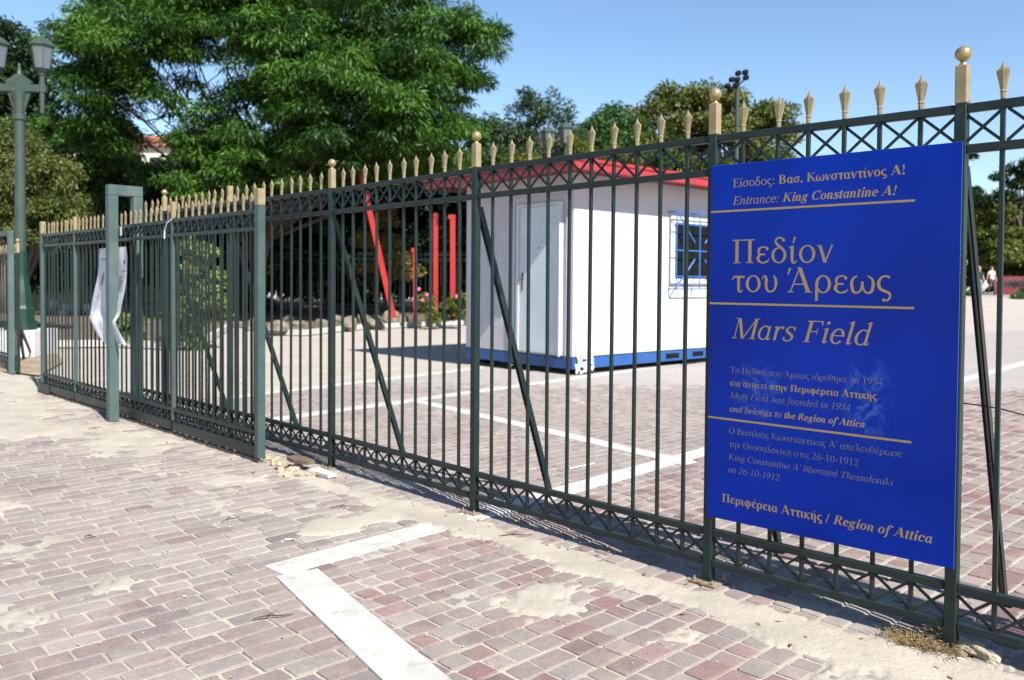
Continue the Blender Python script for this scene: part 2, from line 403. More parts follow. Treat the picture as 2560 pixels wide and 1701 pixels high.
def bed_z(x, y):
    n1 = fbm(x*7, y*7, 3); n2 = fbm(x*1.7, y*1.7, 9); n3 = fbm(x*30, y*30, 5, 2)
    s = -0.0042 + 0.003*(n3-0.5)
    c = dist_poly(x, y, strip)/0.05 + (n1-0.5)*3.0 + (n3-0.5)*1.0
    for p in patches: c = np.maximum(c, dist_poly(x, y, p)/0.09 + (n1-0.5)*2.8 - 0.35 + (n3-0.5)*1.2)
    c2 = dist_poly(x, y, sandy)/0.5 - 0.35 + (n1-0.5)*3.2 + (n2-0.5)*2.4 + (n3-0.5)*0.8
    cover = np.maximum(ss_np(c+0.5), ss_np(c2+0.35))
    thin = ss_np((n2-0.64)/0.13)*0.5*ss_np((n1-0.35)/0.3)      # dusty places between
    return s + 0.0125*np.maximum(cover, thin) + 0.0015*(n1-0.5) - np.where(y > 10.3, 0.02*ss_np((y-10.3)/0.5), 0)*((x-FD.x)*nv.x+(y-FD.y)*nv.y < 0)
ty = np.geomspace(0.9, 13.5, 460); tx = np.tan(np.linspace(math.atan(-1.02), math.atan(0.98), 560))
TX, TY = np.meshgrid(tx, ty)
XS, YS = TX*TY + 0.0, TY
co, q = grid_mesh(XS, YS, bed_z)
cen = co[q].mean(axis=1)
side = (cen[:,0]-FD.x)*nv.x + (cen[:,1]-FD.y)*nv.y      # > 0 on the street side
def submesh(co, q, keep):
    q = q[keep]; used, inv = np.unique(q, return_inverse=True); return co[used], inv.reshape(q.shape)
c1, q1 = submesh(co, q, side > -0.06); c2_, q2 = submesh(co, q, side <= -0.06)
street = tag(link('street_pavement', np_mesh('street_pavement', c1, q1, M['bed'])), kind='structure')
park = tag(link('park_pavement', np_mesh('park_pavement', c2_, q2, M['bed'])), kind='structure')

# white marble bands, cut into slabs
def band(pa, pb, wid, parent, n=None, skip=()):
    """pa, pb ground points (left edge of band when looking from pa to pb); slabs laid to the right"""
    a, b = Vector((pa[0], pa[1], 0)), Vector((pb[0], pb[1], 0)); d = b-a; L = d.length; d.normalize(); s = Vector((d.y, -d.x, 0))
    n = n or max(1, round(L/0.9)); st = L/n
    for i in range(n):
        if i in skip: continue
        g = 0.002; p = [a+d*(i*st+g), a+d*((i+1)*st-g), a+d*((i+1)*st-g)+s*wid, a+d*(i*st+g)+s*wid]
        z = 0.0066+random.uniform(-0.0006, 0.0006)+(0.0018 if wid == Wb*1.12 else 0)
        mb = MB(); c = sum(p, Vector())/4
        inn = [q_+(c-q_).normalized()*0.006 for q_ in p]
        mb.add([(v.x,v.y,-0.03) for v in p]+[(v.x,v.y,z-0.002) for v in p]+[(v.x,v.y,z) for v in inn],
               [(8,9,10,11)]+[(k,(k+1)%4,4+(k+1)%4,4+k) for k in range(4)]+[(4+k,4+(k+1)%4,8+(k+1)%4,8+k) for k in range(4)])
        for f_ in range(len(mb.f)): mb.f[f_] = tuple(reversed(mb.f[f_]))
        o = mb.build('marble_slab', M['marble'], parent)
def quadpoly(pa, pb, wid):
    a, b = Vector((pa[0], pa[1])), Vector((pb[0], pb[1])); d = (b-a).normalized(); s = Vector((d.y, -d.x))
    return [tuple(a), tuple(b), tuple(b+s*wid), tuple(a+s*wid)]
# arm 1: from the street corner under the fence and on through the park
K0 = Pg(661, 1418); far1 = Pg(2560, 903)
dir1 = (Vector(far1)-Vector(K0)).normalized()
Kf = Vector(K0) + dir1*((Vector(Pg(1205,1272))-Vector(K0)).dot(dir1))
Wb = 0.17
bands = []
def addband(pa, pb, w, parent, n=None):
    band(pa, pb, w, parent, n); bands.append(quadpoly(pa, pb, w))
addband(K0, tuple(Kf), Wb, street)
addband(tuple(Kf), tuple(Vector(K0)+dir1*16.0), Wb, park)
# arm 2 on the street: towards the lower right
e2 = Pg(975, 1701+90)
k2 = Vector(K0); d2 = (Vector(Pg(952,1701))-k2).normalized(); s2 = Vector((d2.y, -d2.x))
k2s = k2 + d2*0.003
st_a = k2s + d2*2.6
addband(tuple(st_a), tuple(k2s + d2*(Wb*0.93)), Wb*1.12, street, 3)
# park bands
V1 = Vector(Pg(1742, 1156)); J1 = Vector(Pg(1050, 1000))
addband(tuple(J1), tuple(V1), 0.17, park, 5)
addband(Pg(560, 1062), Pg(1782, 896), 0.16, park, 9)
addband(Pg(560, 993), Pg(1190, 919), 0.16, park, 6)
addband(Pg(1782, 893), Pg(2560, 826), 0.2, park, 12)

# paving stones
ROW = math.radians(43.5)
rd, rn = (math.cos(ROW), math.sin(ROW)), (-math.sin(ROW), math.cos(ROW))
TINTS = [(0.36,0.295,0.285),(0.335,0.31,0.295),(0.38,0.335,0.315),(0.30,0.228,0.226),(0.40,0.37,0.345),(0.27,0.225,0.225),(0.40,0.345,0.325),(0.33,0.265,0.26),(0.235,0.215,0.215)]
WT = [5,5,5,3,4,2,4,5,1]
def stone_geo(cx_, cy_, hl, hw, ang_j, z, tilt, prof=0.004):
    ca, sa = math.cos(ROW+ang_j), math.sin(ROW+ang_j); ch = min(hl, hw)*random.uniform(0.10, 0.22)
    pts = [(-hl+ch,-hw),(hl-ch,-hw),(hl,-hw+ch),(hl,hw-ch),(hl-ch,hw),(-hl+ch,hw),(-hl,hw-ch),(-hl,-hw+ch)]
    pts = [(x+random.uniform(-0.003,0.003), y+random.uniform(-0.003,0.003)) for x, y in pts]
    def W(x, y, zz): return (cx_+x*ca-y*sa, cy_+x*sa+y*ca, zz+tilt[0]*x+tilt[1]*y)
    k1, k2_ = 1-0.002/hl, 1-0.002/hw; k3, k4 = 1-0.0065/hl, 1-0.0065/hw
    vs = [W(x,y,-0.025) for x,y in pts]+[W(x,y,z-0.0030) for x,y in pts]+[W(x*k1,y*k2_,z-0.0009) for x,y in pts]+[W(x*k3,y*k4,z) for x,y in pts]
    fs = []
    for r in range(3):
        for i in range(8):
            j = (i+1)%8; fs.append((8*r+i, 8*r+j, 8*r+8+j, 8*r+8+i))
    c = len(vs); vs.append(W(0, 0, z+0.0006))
    for i in range(8): fs.append((24+i, 24+(i+1)%8, c, c))
    return vs, fs
def fence_side(x, y): return (x-FD.x)*nv.x+(y-FD.y)*nv.y
BLOCK = [b for b in bands]
arm1_n = Vector((-dir1.y, dir1.x)); arm2_line = (k2, d2)
def in_band(x, y, m):
    for b in BLOCK:
        if float(dist_poly(np.array([x]), np.array([y]), b)[0]) > m: return True
    return False
DUSTY = [(sandy, 1.3), (strip, 0.22), ([Pg(*p) for p in ((300,1180),(900,1150),(1300,1290),(900,1420),(500,1400),(250,1300))], 0.7)] + [(p, 0.25) for p in patches]
A0 = Vector(Pg(560, 993)); An = Vector(Pg(1190, 919))-A0; An = Vector((-An.y, An.x)).normalized()
stones = {'street': [], 'park': []}
r0 = -80
for r in range(-75, 130):
    base = r*0.104
    s = -14.0 + random.uniform(0, 0.2)
    while s < 16.0:
        x, y = s*rd[0]+base*rn[0], s*rd[1]+base*rn[1]
        # square setts lie between the two marble arms and inside the park's first field, long bricks elsewhere
        sd = fence_side(x, y)
        rel = Vector((x, y))-k2
        a1 = rel.dot(Vector((dir1.y, -dir1.x)))         # > 0 right of arm 1
        a2 = rel.dot(Vector((-d2.y, d2.x)))             # > 0 right of arm 2
        square = (a1 > 0 and a2 > 0)
        if square: L = random.choice((0.10, 0.11, 0.12, 0.135, 0.09, 0.15))
        else: L = random.choice((0.12, 0.15, 0.18, 0.20, 0.225, 0.14, 0.17))
        xm, ym = (s+L/2)*rd[0]+base*rn[0], (s+L/2)*rd[1]+base*rn[1]
        s += L
        if ym < 1.15 or ym > (10.75 if sd < -0.06 else 11.2) or xm < -0.80*ym-0.8 or xm > 0.78*ym+0.8: continue
        if sd > 0.0 and ym > 9.5: continue
        if in_band(xm, ym, 0.045): continue
        if sd <= -0.06 and (Vector((xm, ym))-A0).dot(An) > 0.05: continue      # sandy forecourt beyond the last marble band
        key = 'street' if sd > -0.06 else 'park'
        hw = 0.104/2-random.uniform(0.0035, 0.0075); hl = L/2-random.uniform(0.0035, 0.0085)
        g = stone_geo(xm, ym, hl, hw, random.uniform(-0.03, 0.03), random.uniform(-0.0015, 0.0032), (random.uniform(-0.012,0.012), random.uniform(-0.015,0.015)))
        t = random.choices(TINTS, WT)[0]; br = random.uniform(0.86, 1.16)
        if key == 'park': t = tuple(0.45*v+0.55*w for v, w in zip(t, (0.42,0.385,0.36)))
        if square and random.random() < 0.35: t = random.choice(((0.31,0.18,0.185),(0.34,0.225,0.222),(0.26,0.175,0.185)))
        if key == 'street':
            pa_ = (np.array([xm]), np.array([ym])); dd_ = max([float(dist_poly(*pa_, P_)[0])/w_ for P_, w_ in DUSTY])
            f_ = min(0.6, max(0.0, 1.0+dd_)*random.uniform(0.0, 0.62))*(0.6 if square else 1.0); t = tuple(v*(1-f_)+w*f_ for v, w in zip(t, (0.54,0.505,0.465)))
        stones[key].append((ym*ym if True else 0, xm, ym, g, tuple(v*br for v in t), square))
for key, parent in (('street', street), ('park', park)):
    L_ = stones[key]
    def vis(o):
        x, y = o[1], o[2]
        p = pxof((x, y, 0)); infr = -30 < p[0] < 2590 and -30 < p[1] < 1731
        return (0 if infr else 1, o[0])
    L_.sort(key=vis)
    for (dd, x, y, g, t, sq) in L_[:298]:
        vs = [(a-x, b-y, c) for a, b, c in g[0]]
        fs = [f[:3] if f[2] == f[3] else f for f in g[1]]
        me = bpy.data.meshes.new('brick'); me.from_pydata(vs, [], fs); me.materials.append(M['stone'])
        a = me.attributes.new('tint', 'FLOAT_COLOR', 'FACE'); a.data.foreach_set('color', [v for _ in fs for v in (*t, 1.0)])
        link('sett' if sq else 'brick', me, parent, (x, y, 0))
    co_, q_, tn, off = [], [], [], 0
    for (dd, x, y, g, t, sq) in L_[298:]:
        co_.append(np.array(g[0])); f = np.array([(a,b,c,d) for a,b,c,d in g[1]]); q_.append(f+off); off += len(g[0])
        tn.append(np.tile(np.array([*t, 1.0]), (len(f), 1)))
    co_, q_, tn = np.concatenate(co_), np.concatenate(q_), np.concatenate(tn)
    mb = bpy.data.meshes.new('bricks'); fl = [tuple(f[:3]) if f[2] == f[3] else tuple(f) for f in q_.tolist()]
    mb.from_pydata(co_.tolist(), [], fl); mb.materials.append(M['stone'])
    a = mb.attributes.new('tint', 'FLOAT_COLOR', 'FACE'); a.data.foreach_set('color', tn.astype(np.float32).ravel())
    tag(link('brick_field', mb, parent), kind='stuff')

# paving beyond the distance where single stones can be told apart
T = NT('far_paving')
tc = T.n('ShaderNodeTexCoord'); mp = T.n('ShaderNodeMapping'); mp.inputs['Rotation'].default_value = (0, 0, -ROW); T.l(tc.outputs['Object'], mp.inputs[0])
bk = T.n('ShaderNodeTexBrick'); T.l(mp.outputs[0], bk.inputs[0])
bk.inputs['Scale'].default_value = 1.0; bk.inputs['Brick Width'].default_value = 0.19; bk.inputs['Row Height'].default_value = 0.104; bk.inputs['Mortar Size'].default_value = 0.009; bk.inputs['Mortar Smooth'].default_value = 0.3
bk.inputs['Color1'].default_value = (0.245,0.218,0.208,1); bk.inputs['Color2'].default_value = (0.28,0.257,0.243,1); bk.inputs['Mortar'].default_value = (0.335,0.308,0.268,1)
nz = T.n('ShaderNodeTexNoise'); setin(nz,'Scale',0.9); setin(nz,'Detail',7); T.l(tc.outputs['Object'], nz.inputs['Vector'])
mr = T.n('ShaderNodeMapRange'); mr.inputs[1].default_value=0.45; mr.inputs[2].default_value=0.7; T.l(nz.outputs[0], mr.inputs[0])
mm = T.n('ShaderNodeMath', operation='MULTIPLY'); mm.inputs[1].default_value = 0.5; T.l(mr.outputs[0], mm.inputs[0])
mx = T.n('ShaderNodeMix', data_type='RGBA'); T.l(mm.outputs[0], mx.inputs[0]); T.l(bk.outputs[0], mx.inputs[6]); mx.inputs[7].default_value=(0.34,0.305,0.27,1)
T.l(mx.outputs[2], T.b.inputs['Base Color']); setin(T.b,'Roughness',0.9)
M['far_paving'] = T.m
fa = [(p[0], p[1]) for p in (Pg(-100,1062), Pg(560,993), Pg(1190,919), Pg(1430,930))] + [(1.2, 12.3), (5.2, 16.2), Pg(2560,826), (26.0, 20.0), (30, 11), (5, 11), (-3, 10.9), (-5, 11)]
fa = [Pg(700,985), Pg(1180,925), Pg(1430,938), Pg(1782,898), Pg(2250,858), Pg(2800,812), (24,13), (14,10.25), (-3.4,10.25)]
fy, fx = np.meshgrid(np.arange(9.9, 24, 0.12), np.arange(-6, 26, 0.12), indexing='ij')
co, q = grid_mesh(fx, fy, lambda x, y: gz_np(x, y) + 0.0005)
cen = co[q].mean(axis=1); Bl, Br_ = Vector(Pg(560, 993)), Vector(Pg(1190, 919)); Kn = Vector(Pg(1782, 896)); Ke = Vector(Pg(2560, 826))
def leftof(p, a, b): return (b.x-a.x)*(p[:,1]-a.y)-(b.y-a.y)*(p[:,0]-a.x) > 0
zone = [tuple(Bl), tuple(Br_), (1.0, 12.0), tuple(Kn), tuple(Ke), (40, 30), (40, -5), (-20, -5)]
keep = in_poly(cen[:,0], cen[:,1], zone) & (cen[:,1] > 10.3) & (cen[:,0] < 0.9*cen[:,1]+1)
cf, qf = submesh(co, q, keep)
tag(link('far_pavement', np_mesh('far_pavement', cf, qf, M['far_paving'])), kind='structure')
# brick texture for the wide near field to either side (outside the frame)
# ================================================================== FENCE
Z_TOP, Z_TL, Z_BH, Z_BL = 1.940, 1.795, 0.241, 0.108      # upper faces of the four rails
RH = 0.030
E_du = Vector((math.cos(FANG), math.sin(FANG), 0))
def picket_mesh(z0, z1, w=0.0155):
    mb = MB(); mb.bbox(-w/2, w/2, -w/2, w/2, z0, z1, 0.0018); return mb.mesh('picket', M['paint'])
def spike_mesh(rib=True):
    mb = MB()
    # flat cast spear: outline in the fence plane, 14 mm thick with a raised middle rib
    prof = [(0.0078,0.0),(0.0078,0.022),(0.0095,0.024),(0.0095,0.028),(0.0085,0.031),(0.0205,0.092),(0.0195,0.097),(0.0085,0.107),(0.0035,0.118),(0.0008,0.130)]
    th = [0.0078,0.0078,0.0095,0.0095,0.0070,0.0075,0.0078,0.0062,0.0035,0.0008]
    vs = []
    for (x, z), t in zip(prof, th):
        vs += [(-x,-t*0.75,z),(0,-t*1.15,z),(x,-t*0.75,z),(x,t*0.75,z),(0,t*1.15,z),(-x,t*0.75,z)]
    fs = []
    for i in range(len(prof)-1):
        for k in range(6):
            a, b = i*6+k, i*6+(k+1)%6; fs.append((a,b,b+6,a+6))
    fs.append((5,4,3,2,1,0)); e = (len(prof)-1)*6; fs.append((e,e+1,e+2,e+3,e+4,e+5))
    mb.add(vs, fs); me = mb.mesh('spike', M['gold']); return me
ME_P = picket_mesh(Z_BL-RH*0.6, Z_TOP-RH*0.35); ME_S = spike_mesh()
def cross_mesh(w, z0, z1, flip, mat_='paint', off=0.0036):
    mb = MB(); a, b = (-w/2, z0), (w/2, z1)
    if flip: a, b = (-w/2, z1), (w/2, z0)
    mb.bar((a[0], off if flip else -off, a[1]), (b[0], off if flip else -off, b[1]), 0.0065, 0.0105, (0,0,1)); return mb.mesh('lattice_bar', M[mat_])
def rail_mesh(L, z, h=RH, d=0.030, m='rail_paint', name='rail'):
    mb = MB(); mb.bbox(0, L, -d/2, d/2, z-h, z, 0.003); return mb.mesh(name, M[m])
def panel(root, P0, P1, n, base, half0=0.02, half1=0.02, pick=True, zs=None, meP=None, meS=None, pm='paint', rm='rail_paint', bh=None, bd=0.03, first=0):
    """rails, pickets with spikes and crossed lattice bars between two posts; everything is a part of root"""
    ZT, ZL, ZH, ZB = zs or (Z_TOP, Z_TL, Z_BH, Z_BL)
    P0, P1 = Vector(P0), Vector(P1); d = P1-P0; L = d.length; dn = d.normalized(); rz = math.atan2(dn.y, dn.x); g = L/n
    for i, z in enumerate((ZT, ZL, ZH, ZB)):
        h = bh if (bh and i == 3) else RH
        jz = random.uniform(-0.003, 0.003)
        me = rail_mesh(L-half0-half1-0.001, z+jz, h, bd if (bh and i == 3) else 0.030, rm)
        link('rail', me, root, P0+dn*half0-base, rz)
    cm = [cross_mesh(g-0.014, ZL+0.002, ZT-RH-0.002, f, pm) for f in (0,1)] + [cross_mesh(g-0.014, ZB+0.002, ZH-RH-0.002, f, pm) for f in (0,1)]
    for k in range(n):
        c = P0+dn*g*(k+0.5)-base
        for me in cm: link('lattice_bar', me, root, c, rz)
    for k in range(1, n):
        c = P0+dn*g*k-base
        p = link('picket', meP or ME_P, root, c, rz+random.uniform(-0.03, 0.03))
        p.rotation_euler = (random.gauss(0,0.0022), random.gauss(0,0.0022), rz+random.uniform(-0.03, 0.03))
        s_ = link('spike', meS or ME_S, p, (random.uniform(-0.001,0.001), 0, ZT-0.001), random.uniform(-0.05, 0.05))
        s_.rotation_euler = (random.uniform(-0.02,0.02), random.uniform(-0.025,0.025), random.uniform(-0.06,0.06))
def post_mesh(w=0.04, zt=Z_TOP):
    mb = MB(); mb.bbox(-w/2, w/2, -w/2, w/2, 0.004, zt+0.001, 0.003); return mb.mesh('post', M['paint'])
def cap_mesh(w=0.04, zt=Z_TOP, top=2.075):
    mb = MB(); mb.bbox(-w/2, w/2, -w/2, w/2, zt+0.0015, top, 0.003); return mb.mesh('gilt_cap', M['gold'])
def neck_ball_mesh(top=2.075, r=0.0275):
    mb = MB(); mb.lathe([(0.017,top-0.001),(0.014,top+0.005),(0.009,top+0.010),(0.009,top+0.018)], 12); mb.sphere((0,0,top+0.014+r), r, 20, 12); return mb.mesh('ball_finial', M['gold_ball'], True)
ME_POST, ME_CAP, ME_BALL = post_mesh(), cap_mesh(), neck_ball_mesh()
def plate_mesh():
    mb = MB(); mb.box(-0.062, 0.062, -0.058, 0.064, 0.004, 0.012); return mb.mesh('base_plate', M['rust_plate'])
def bolt_mesh():
    mb = MB(); mb.lathe([(0.0085,0.0),(0.0085,0.007),(0.005,0.0072),(0.005,0.020),(0.002,0.021)], 6); return mb.mesh('bolt', M['bolt'])
ME_PLATE, ME_BOLT = plate_mesh(), bolt_mesh()
def add_post(root, P, base, ball=True, plate=True, brace=True, blen=0.62, bz=1.72, sgn=-1):
    P = Vector(P)
    p = link('post', ME_POST, root, P-base, FANG)
    link('gilt_cap', ME_CAP, p)
    if ball: link('ball_finial', ME_BALL, p)
    if plate:
        pl = link('base_plate', ME_PLATE, p, (0,0,0))
        for bx, by in ((-0.045,-0.042),(0.045,-0.042),(-0.045,0.048),(0.045,0.048)):
            link('bolt', ME_BOLT, p, (bx, by, 0.012))
    if brace:
        mb = MB(); a = Vector((0, 0.018, bz)); b = Vector((0, blen, 0.012))
        mb.bar(a, b, 0.038, 0.009, (1,0,0))
        # the flat bar's second flange
        mb.bar(a+Vector((0.0155,0,0)), b+Vector((0.0155,0,0)), 0.007, 0.034, (0,0,1))
        mb.box(-0.04, 0.045, blen-0.03, blen+0.05, 0.004, 0.012)
        mb.build('brace', M['paint'], p)
    return p
POS = {-24.7: 0.0, -20.5: 0.0, -11: 0.0, 0: 0.0, 11: 0.035, 22: 0.030, 29: -0.018, 40: -0.02, 44: -0.02}
def fpt(t): return FP(t*GAP, POS[t])
base = FP(0)
fence = empty('metal_fence', base)
tag(fence, 'long dark green park fence with gilt spikes and ball finials carrying the blue board', 'fence')
panel(fence, fpt(-24.7), fpt(-20.5), 4, base); panel(fence, fpt(-20.5), fpt(-11), 10, base)
panel(fence, fpt(-11), fpt(0), 11, base); panel(fence, fpt(0), fpt(11), 11, base)
panel(fence, fpt(11), fpt(22), 11, base); panel(fence, fpt(22), fpt(29), 7, base)
panel(fence, fpt(29), fpt(40), 11, base); panel(fence, fpt(40), fpt(44), 4, base)
for t in (-20.5, -11, 0, 11, 22, 29, 40):
    add_post(fence, fpt(t), base, ball=(t != -11), brace=True)
add_post(fence, fpt(-24.7), base, ball=False, brace=False)

# ------------------------------------------------------------------ sliding gate
GO = 0.27                         # the gate hangs this far in front of the fence
GZ = (1.812, 1.692, 0.232, 0.120)
u0 = u_of_px(650, GO); gg = 0.1355
GU = [u0, u_of_px(434, GO), u_of_px(189, GO), u_of_px(108, GO)]; GK = [0, 12, 33, 43]
def gpt(k):
    for (k0, k1, a, b) in zip(GK, GK[1:], GU, GU[1:]):
        if k <= k1: return FP(a+(b-a)*(k-k0)/(k1-k0), GO)
GLEN = u0-GU[3]
gbase = gpt(0)
gate = empty('sliding_gate', gbase)
tag(gate, 'long sliding gate with gilt spikes standing open in front of the fence', 'gate')
ME_GP = picket_mesh(GZ[3]-0.02, GZ[0]-0.01)
mb = MB(); mb.bbox(-0.0078, 0.0078, -0.0078, 0.0078, GZ[3]-0.02, GZ[0]-0.01, 0.0018); mb.bbox(-0.013, 0.013, -0.018, 0.018, GZ[2]-0.006, GZ[2]+0.006, 0.004); mb.bbox(-0.011, 0.011, -0.018, 0.018, GZ[3]-0.004, GZ[3]+0.005, 0.003); ME_GP = mb.mesh('picket', M['paint'])
def gpost(P, w, z0, z1, gold_from, nm='gate_post'):
    mb = MB(); mb.bbox(-w/2, w/2, -w/2, w/2, z0, gold_from, 0.003); p = mb.build(nm, M['gate_paint'], gate, loc=P-gbase); p.rotation_euler = (0,0,FANG)
    mb = MB(); mb.bbox(-w/2-0.0005, w/2+0.0005, -w/2-0.0005, w/2+0.0005, gold_from+0.0005, z1, 0.003); mb.build('gilt_cap', M['gold'], p)
    return p
seg = [(0, 12), (12, 33), (33, 43)]
for a, b in seg:
    panel(gate, gpt(b), gpt(a), b-a, gbase, 0.02, 0.028 if a == 0 else 0.02, zs=GZ, meP=ME_GP, rm='paint', bh=0.075, bd=0.045)
gpost(gpt(0), 0.056, 0.035, 1.955, 1.835)
for k in (12, 33): gpost(gpt(k), 0.034, 0.12, 1.955, 1.815)
gpost(gpt(43), 0.05, 0.12, 1.955, 1.815)
mb = MB(); mb.bbox(-0.14, 0.30, -0.03, 0.03, 0.012, 0.115, 0.006); w_ = mb.build('wheel_housing', M['paint'], gate, loc=gpt(43)-gbase); w_.rotation_euler = (0,0,FANG)
mb = MB(); mb.bbox(0, GLEN, -0.012, 0.012, 0.001, 0.022, 0.003); w_ = mb.build('ground_track', M['rust_plate'], gate, loc=gpt(43)-gbase); w_.rotation_euler = (0,0,FANG)
for k in (5, 24, 38):
    mb = MB(); n_ = 14; mb.lathe([(0.012,-0.012),(0.042,-0.012),(0.038,0.0),(0.042,0.012),(0.012,0.012)], n_)
    wh = mb.build('wheel', M['rust_plate'], gate, loc=gpt(k)-gbase+Vector((0,0,0.062))); wh.rotation_euler = (math.pi/2, 0, FANG)
# white tie and small label on the gate
mb = MB(); q0 = Vector((0.02, -0.02, 1.81)); mb.tube([q0, q0+Vector((-0.05,-0.02,-0.03)), q0+Vector((-0.1,-0.02,-0.09)), q0+Vector((-0.105,-0.02,-0.16))], 0.0045, 5)
tie = mb.build('cable_tie', M['plastic'], gate, loc=gpt(12)-gbase); tie.rotation_euler = (0,0,FANG)

# ------------------------------------------------------------------ guide frames
def guide(px_near, off_near, w, top, label, beam_h=0.10, u_=None, off_far=0.0, extra=None):
    u = u_of_px(px_near, off_near) if u_ is None else u_
    b = FP(u, off_near); r = empty('guide_frame', b, FANG)
    tag(r, label, 'guide frame', 'guide frames of the sliding gates')
    d = off_near-off_far
    mb = MB(); mb.bbox(-w/2, w/2, -w/2, w/2, 0.001, top-beam_h-0.001, 0.004); mb.build('upright', M['guide_paint'], r)
    mb = MB(); mb.bbox(-w/2, w/2, d-w/2, d+w/2, 0.001, top-beam_h-0.001, 0.004); mb.build('upright', M['guide_paint'], r)
    mb = MB(); mb.bbox(-w/2, w/2, -w/2, d+w/2, top-beam_h, top, 0.004); mb.build('crossbeam', M['guide_paint'], r)
    return r, u
gf, ug = guide(281, 0.40, 0.085, 2.165, 'grey green inverted U frame straddling the sliding gate beside the white banner', 0.095, off_far=0.18)
# blue and rusty repaint low on the street-side upright
for (z0, z1, x0, x1, m) in ((0.38,0.66,-0.01,0.0435,'blue_patch'),(0.50,0.84,0.012,0.0437,'blue_patch'),(0.20,0.25,-0.012,0.012,'rust_plate'),(0.10,0.13,0.0,0.02,'rust_plate')):
    mb = MB(); n_ = 10
    zz = [z0+(z1-z0)*i/n_ for i in range(n_+1)]
    L_ = [(x0+random.uniform(-0.008,0.008), -0.0433, z) for z in zz]; R_ = [(min(0.0385, x1+random.uniform(-0.006,0.004)), -0.0433, z) for z in zz]
    mb.add(L_+R_, [(i, n_+1+i, n_+2+i, i+1) for i in range(n_)]); mb.build('paint_patch', M[m], gf)
ul = u_of_px(27, 0.0)
# left-hand fence beyond the opening, with its own frame
lf, _ = guide(27, 0.0, 0.075, 1.965, 'grey frame of the fence beyond the gate opening at the left edge', 0.07, u_=ul, off_far=0.0)
for o in list(lf.children): bpy.data.objects.remove(o, do_unlink=True)
mb = MB(); mb.bbox(-0.035, 0.035, -0.035, 0.035, 0.001, 1.895, 0.004); mb.build('upright', M['guide_paint'], lf)
mb = MB(); mb.bbox(-1.6, 0.035, -0.035, 0.035, 1.896, 1.965, 0.004); mb.build('crossbeam', M['guide_paint'], lf)
del lf['group']; del gf['group']
lb = FP(ul-0.05, -0.10)
lfen = empty('metal_fence', lb)
tag(lfen, 'end of another green fence with gilt spikes at the far left edge of the photo', 'fence')
tl = (0.0, 1.6)
A_ = FP(ul-1.60, -0.10); B_ = FP(ul-0.05, -0.10)
panel(lfen, A_, B_, 11, lb, zs=(1.66,1.53,0.241,0.108), meP=picket_mesh(0.09, 1.64))
mb = MB(); mb.bbox(-0.02,0.02,-0.02,0.02,0.0,1.66,0.003); p_ = mb.build('post', M['paint'], lfen, loc=B_-lb); p_.rotation_euler=(0,0,FANG)
mb = MB(); mb.bbox(-0.02,0.02,-0.02,0.02,1.661,1.79,0.003); mb.build('gilt_cap', M['gold'], p_)
link('ball_finial', neck_ball_mesh(1.79), p_)
mb = MB(); mb.sphere((0,0,0), 0.001, 4, 3)
for s_, (pa, pb) in enumerate((((33,705),(104,872)), ((33,775),(80,890)))):
    b1 = at(*pb, 0.0); b1 = b1 if s_ else Vector((-8.05, 13.3, 0)) + Vector((0.1,0.3,0))
    a1 = atY(pa[0], pa[1], 11.9)
    mb = MB(); mb.bar(a1-lb, b1-lb, 0.05, 0.03, (1,0,0)); mb.build('brace', M['paint'], lfen)

# ------------------------------------------------------------------ white banner on the gate
def sheet(pts_px, Yoff, name, cols=8, rows=14):
    pass
bnr_u = (u_of_px(236, 0.33), u_of_px(326, 0.33))
ub0, ub1 = bnr_u
bb = FP((ub0+ub1)/2, 0.33); bn = empty('banner', bb, FANG)
tag(bn, 'crumpled white printed banner tied to the gate behind the upright of the frame', 'banner')
W_ = (ub1-ub0)
mb = MB(); nc, nr = 14, 22; ztop, zbot = 1.60, 0.73
def bpos(a, b):
    """a 0..1 across, b 0..1 downwards; outline measured on the photograph, the lower fifth folded sideways"""
    K = [(0.0,-0.27,0.46),(0.10,-0.33,0.50),(0.45,-0.44,0.44),(0.70,-0.50,0.38),(0.78,-0.40,0.37),(0.90,-0.26,0.47),(1.0,-0.10,0.56)]
    for (b0, l0, r0_), (b1, l1, r1) in zip(K, K[1:]):
        if b <= b1+1e-6: t = (b-b0)/(b1-b0); xl = l0+(l1-l0)*t; xr = r0_+(r1-r0_)*t; break
    x = (xl+(xr-xl)*a)*W_
    z = ztop-(ztop-zbot)*b + 0.012*math.sin(a*8+b*3)*b
    y = 0.012*math.sin(a*9+b*4.0)+0.006*math.sin(a*23+b*9)+0.02*math.sin(b*7)*b-(0.05*ss1((b-0.68)/0.12))
    return (x, y-0.02, z)
def ss1(v): v = max(0.0, min(1.0, v)); return v*v*(3-2*v)
vs = [bpos(i/nc, j/nr) for j in range(nr+1) for i in range(nc+1)]
mb.add(vs, [(j*(nc+1)+i, j*(nc+1)+i+1, (j+1)*(nc+1)+i+1, (j+1)*(nc+1)+i) for j in range(nr) for i in range(nc)])
cl = mb.build('sheet', M['cloth_white'], bn, smooth=True)
def bprint(a0, a1, b0, b1, m, nm='print_mark'):
    mb = MB(); n_ = 6; P = []
    for j in (0, 1):
        for i in range(n_+1):
            x, y, z = bpos(a0+(a1-a0)*i/n_, b0 if j == 0 else b1); P.append((x, y-0.004, z))
    mb.add(P, [(i, i+1, n_+2+i, n_+1+i) for i in range(n_)]); mb.build(nm, M[m], bn)
bprint(0.78, 0.98, 0.25, 0.262, 'ink_grey'); bprint(0.70, 0.97, 0.31, 0.322, 'ink_blue')
for k in range(7): bprint(0.70, 0.90+0.06*random.random(), 0.35+0.018*k, 0.357+0.018*k, 'ink_grey')
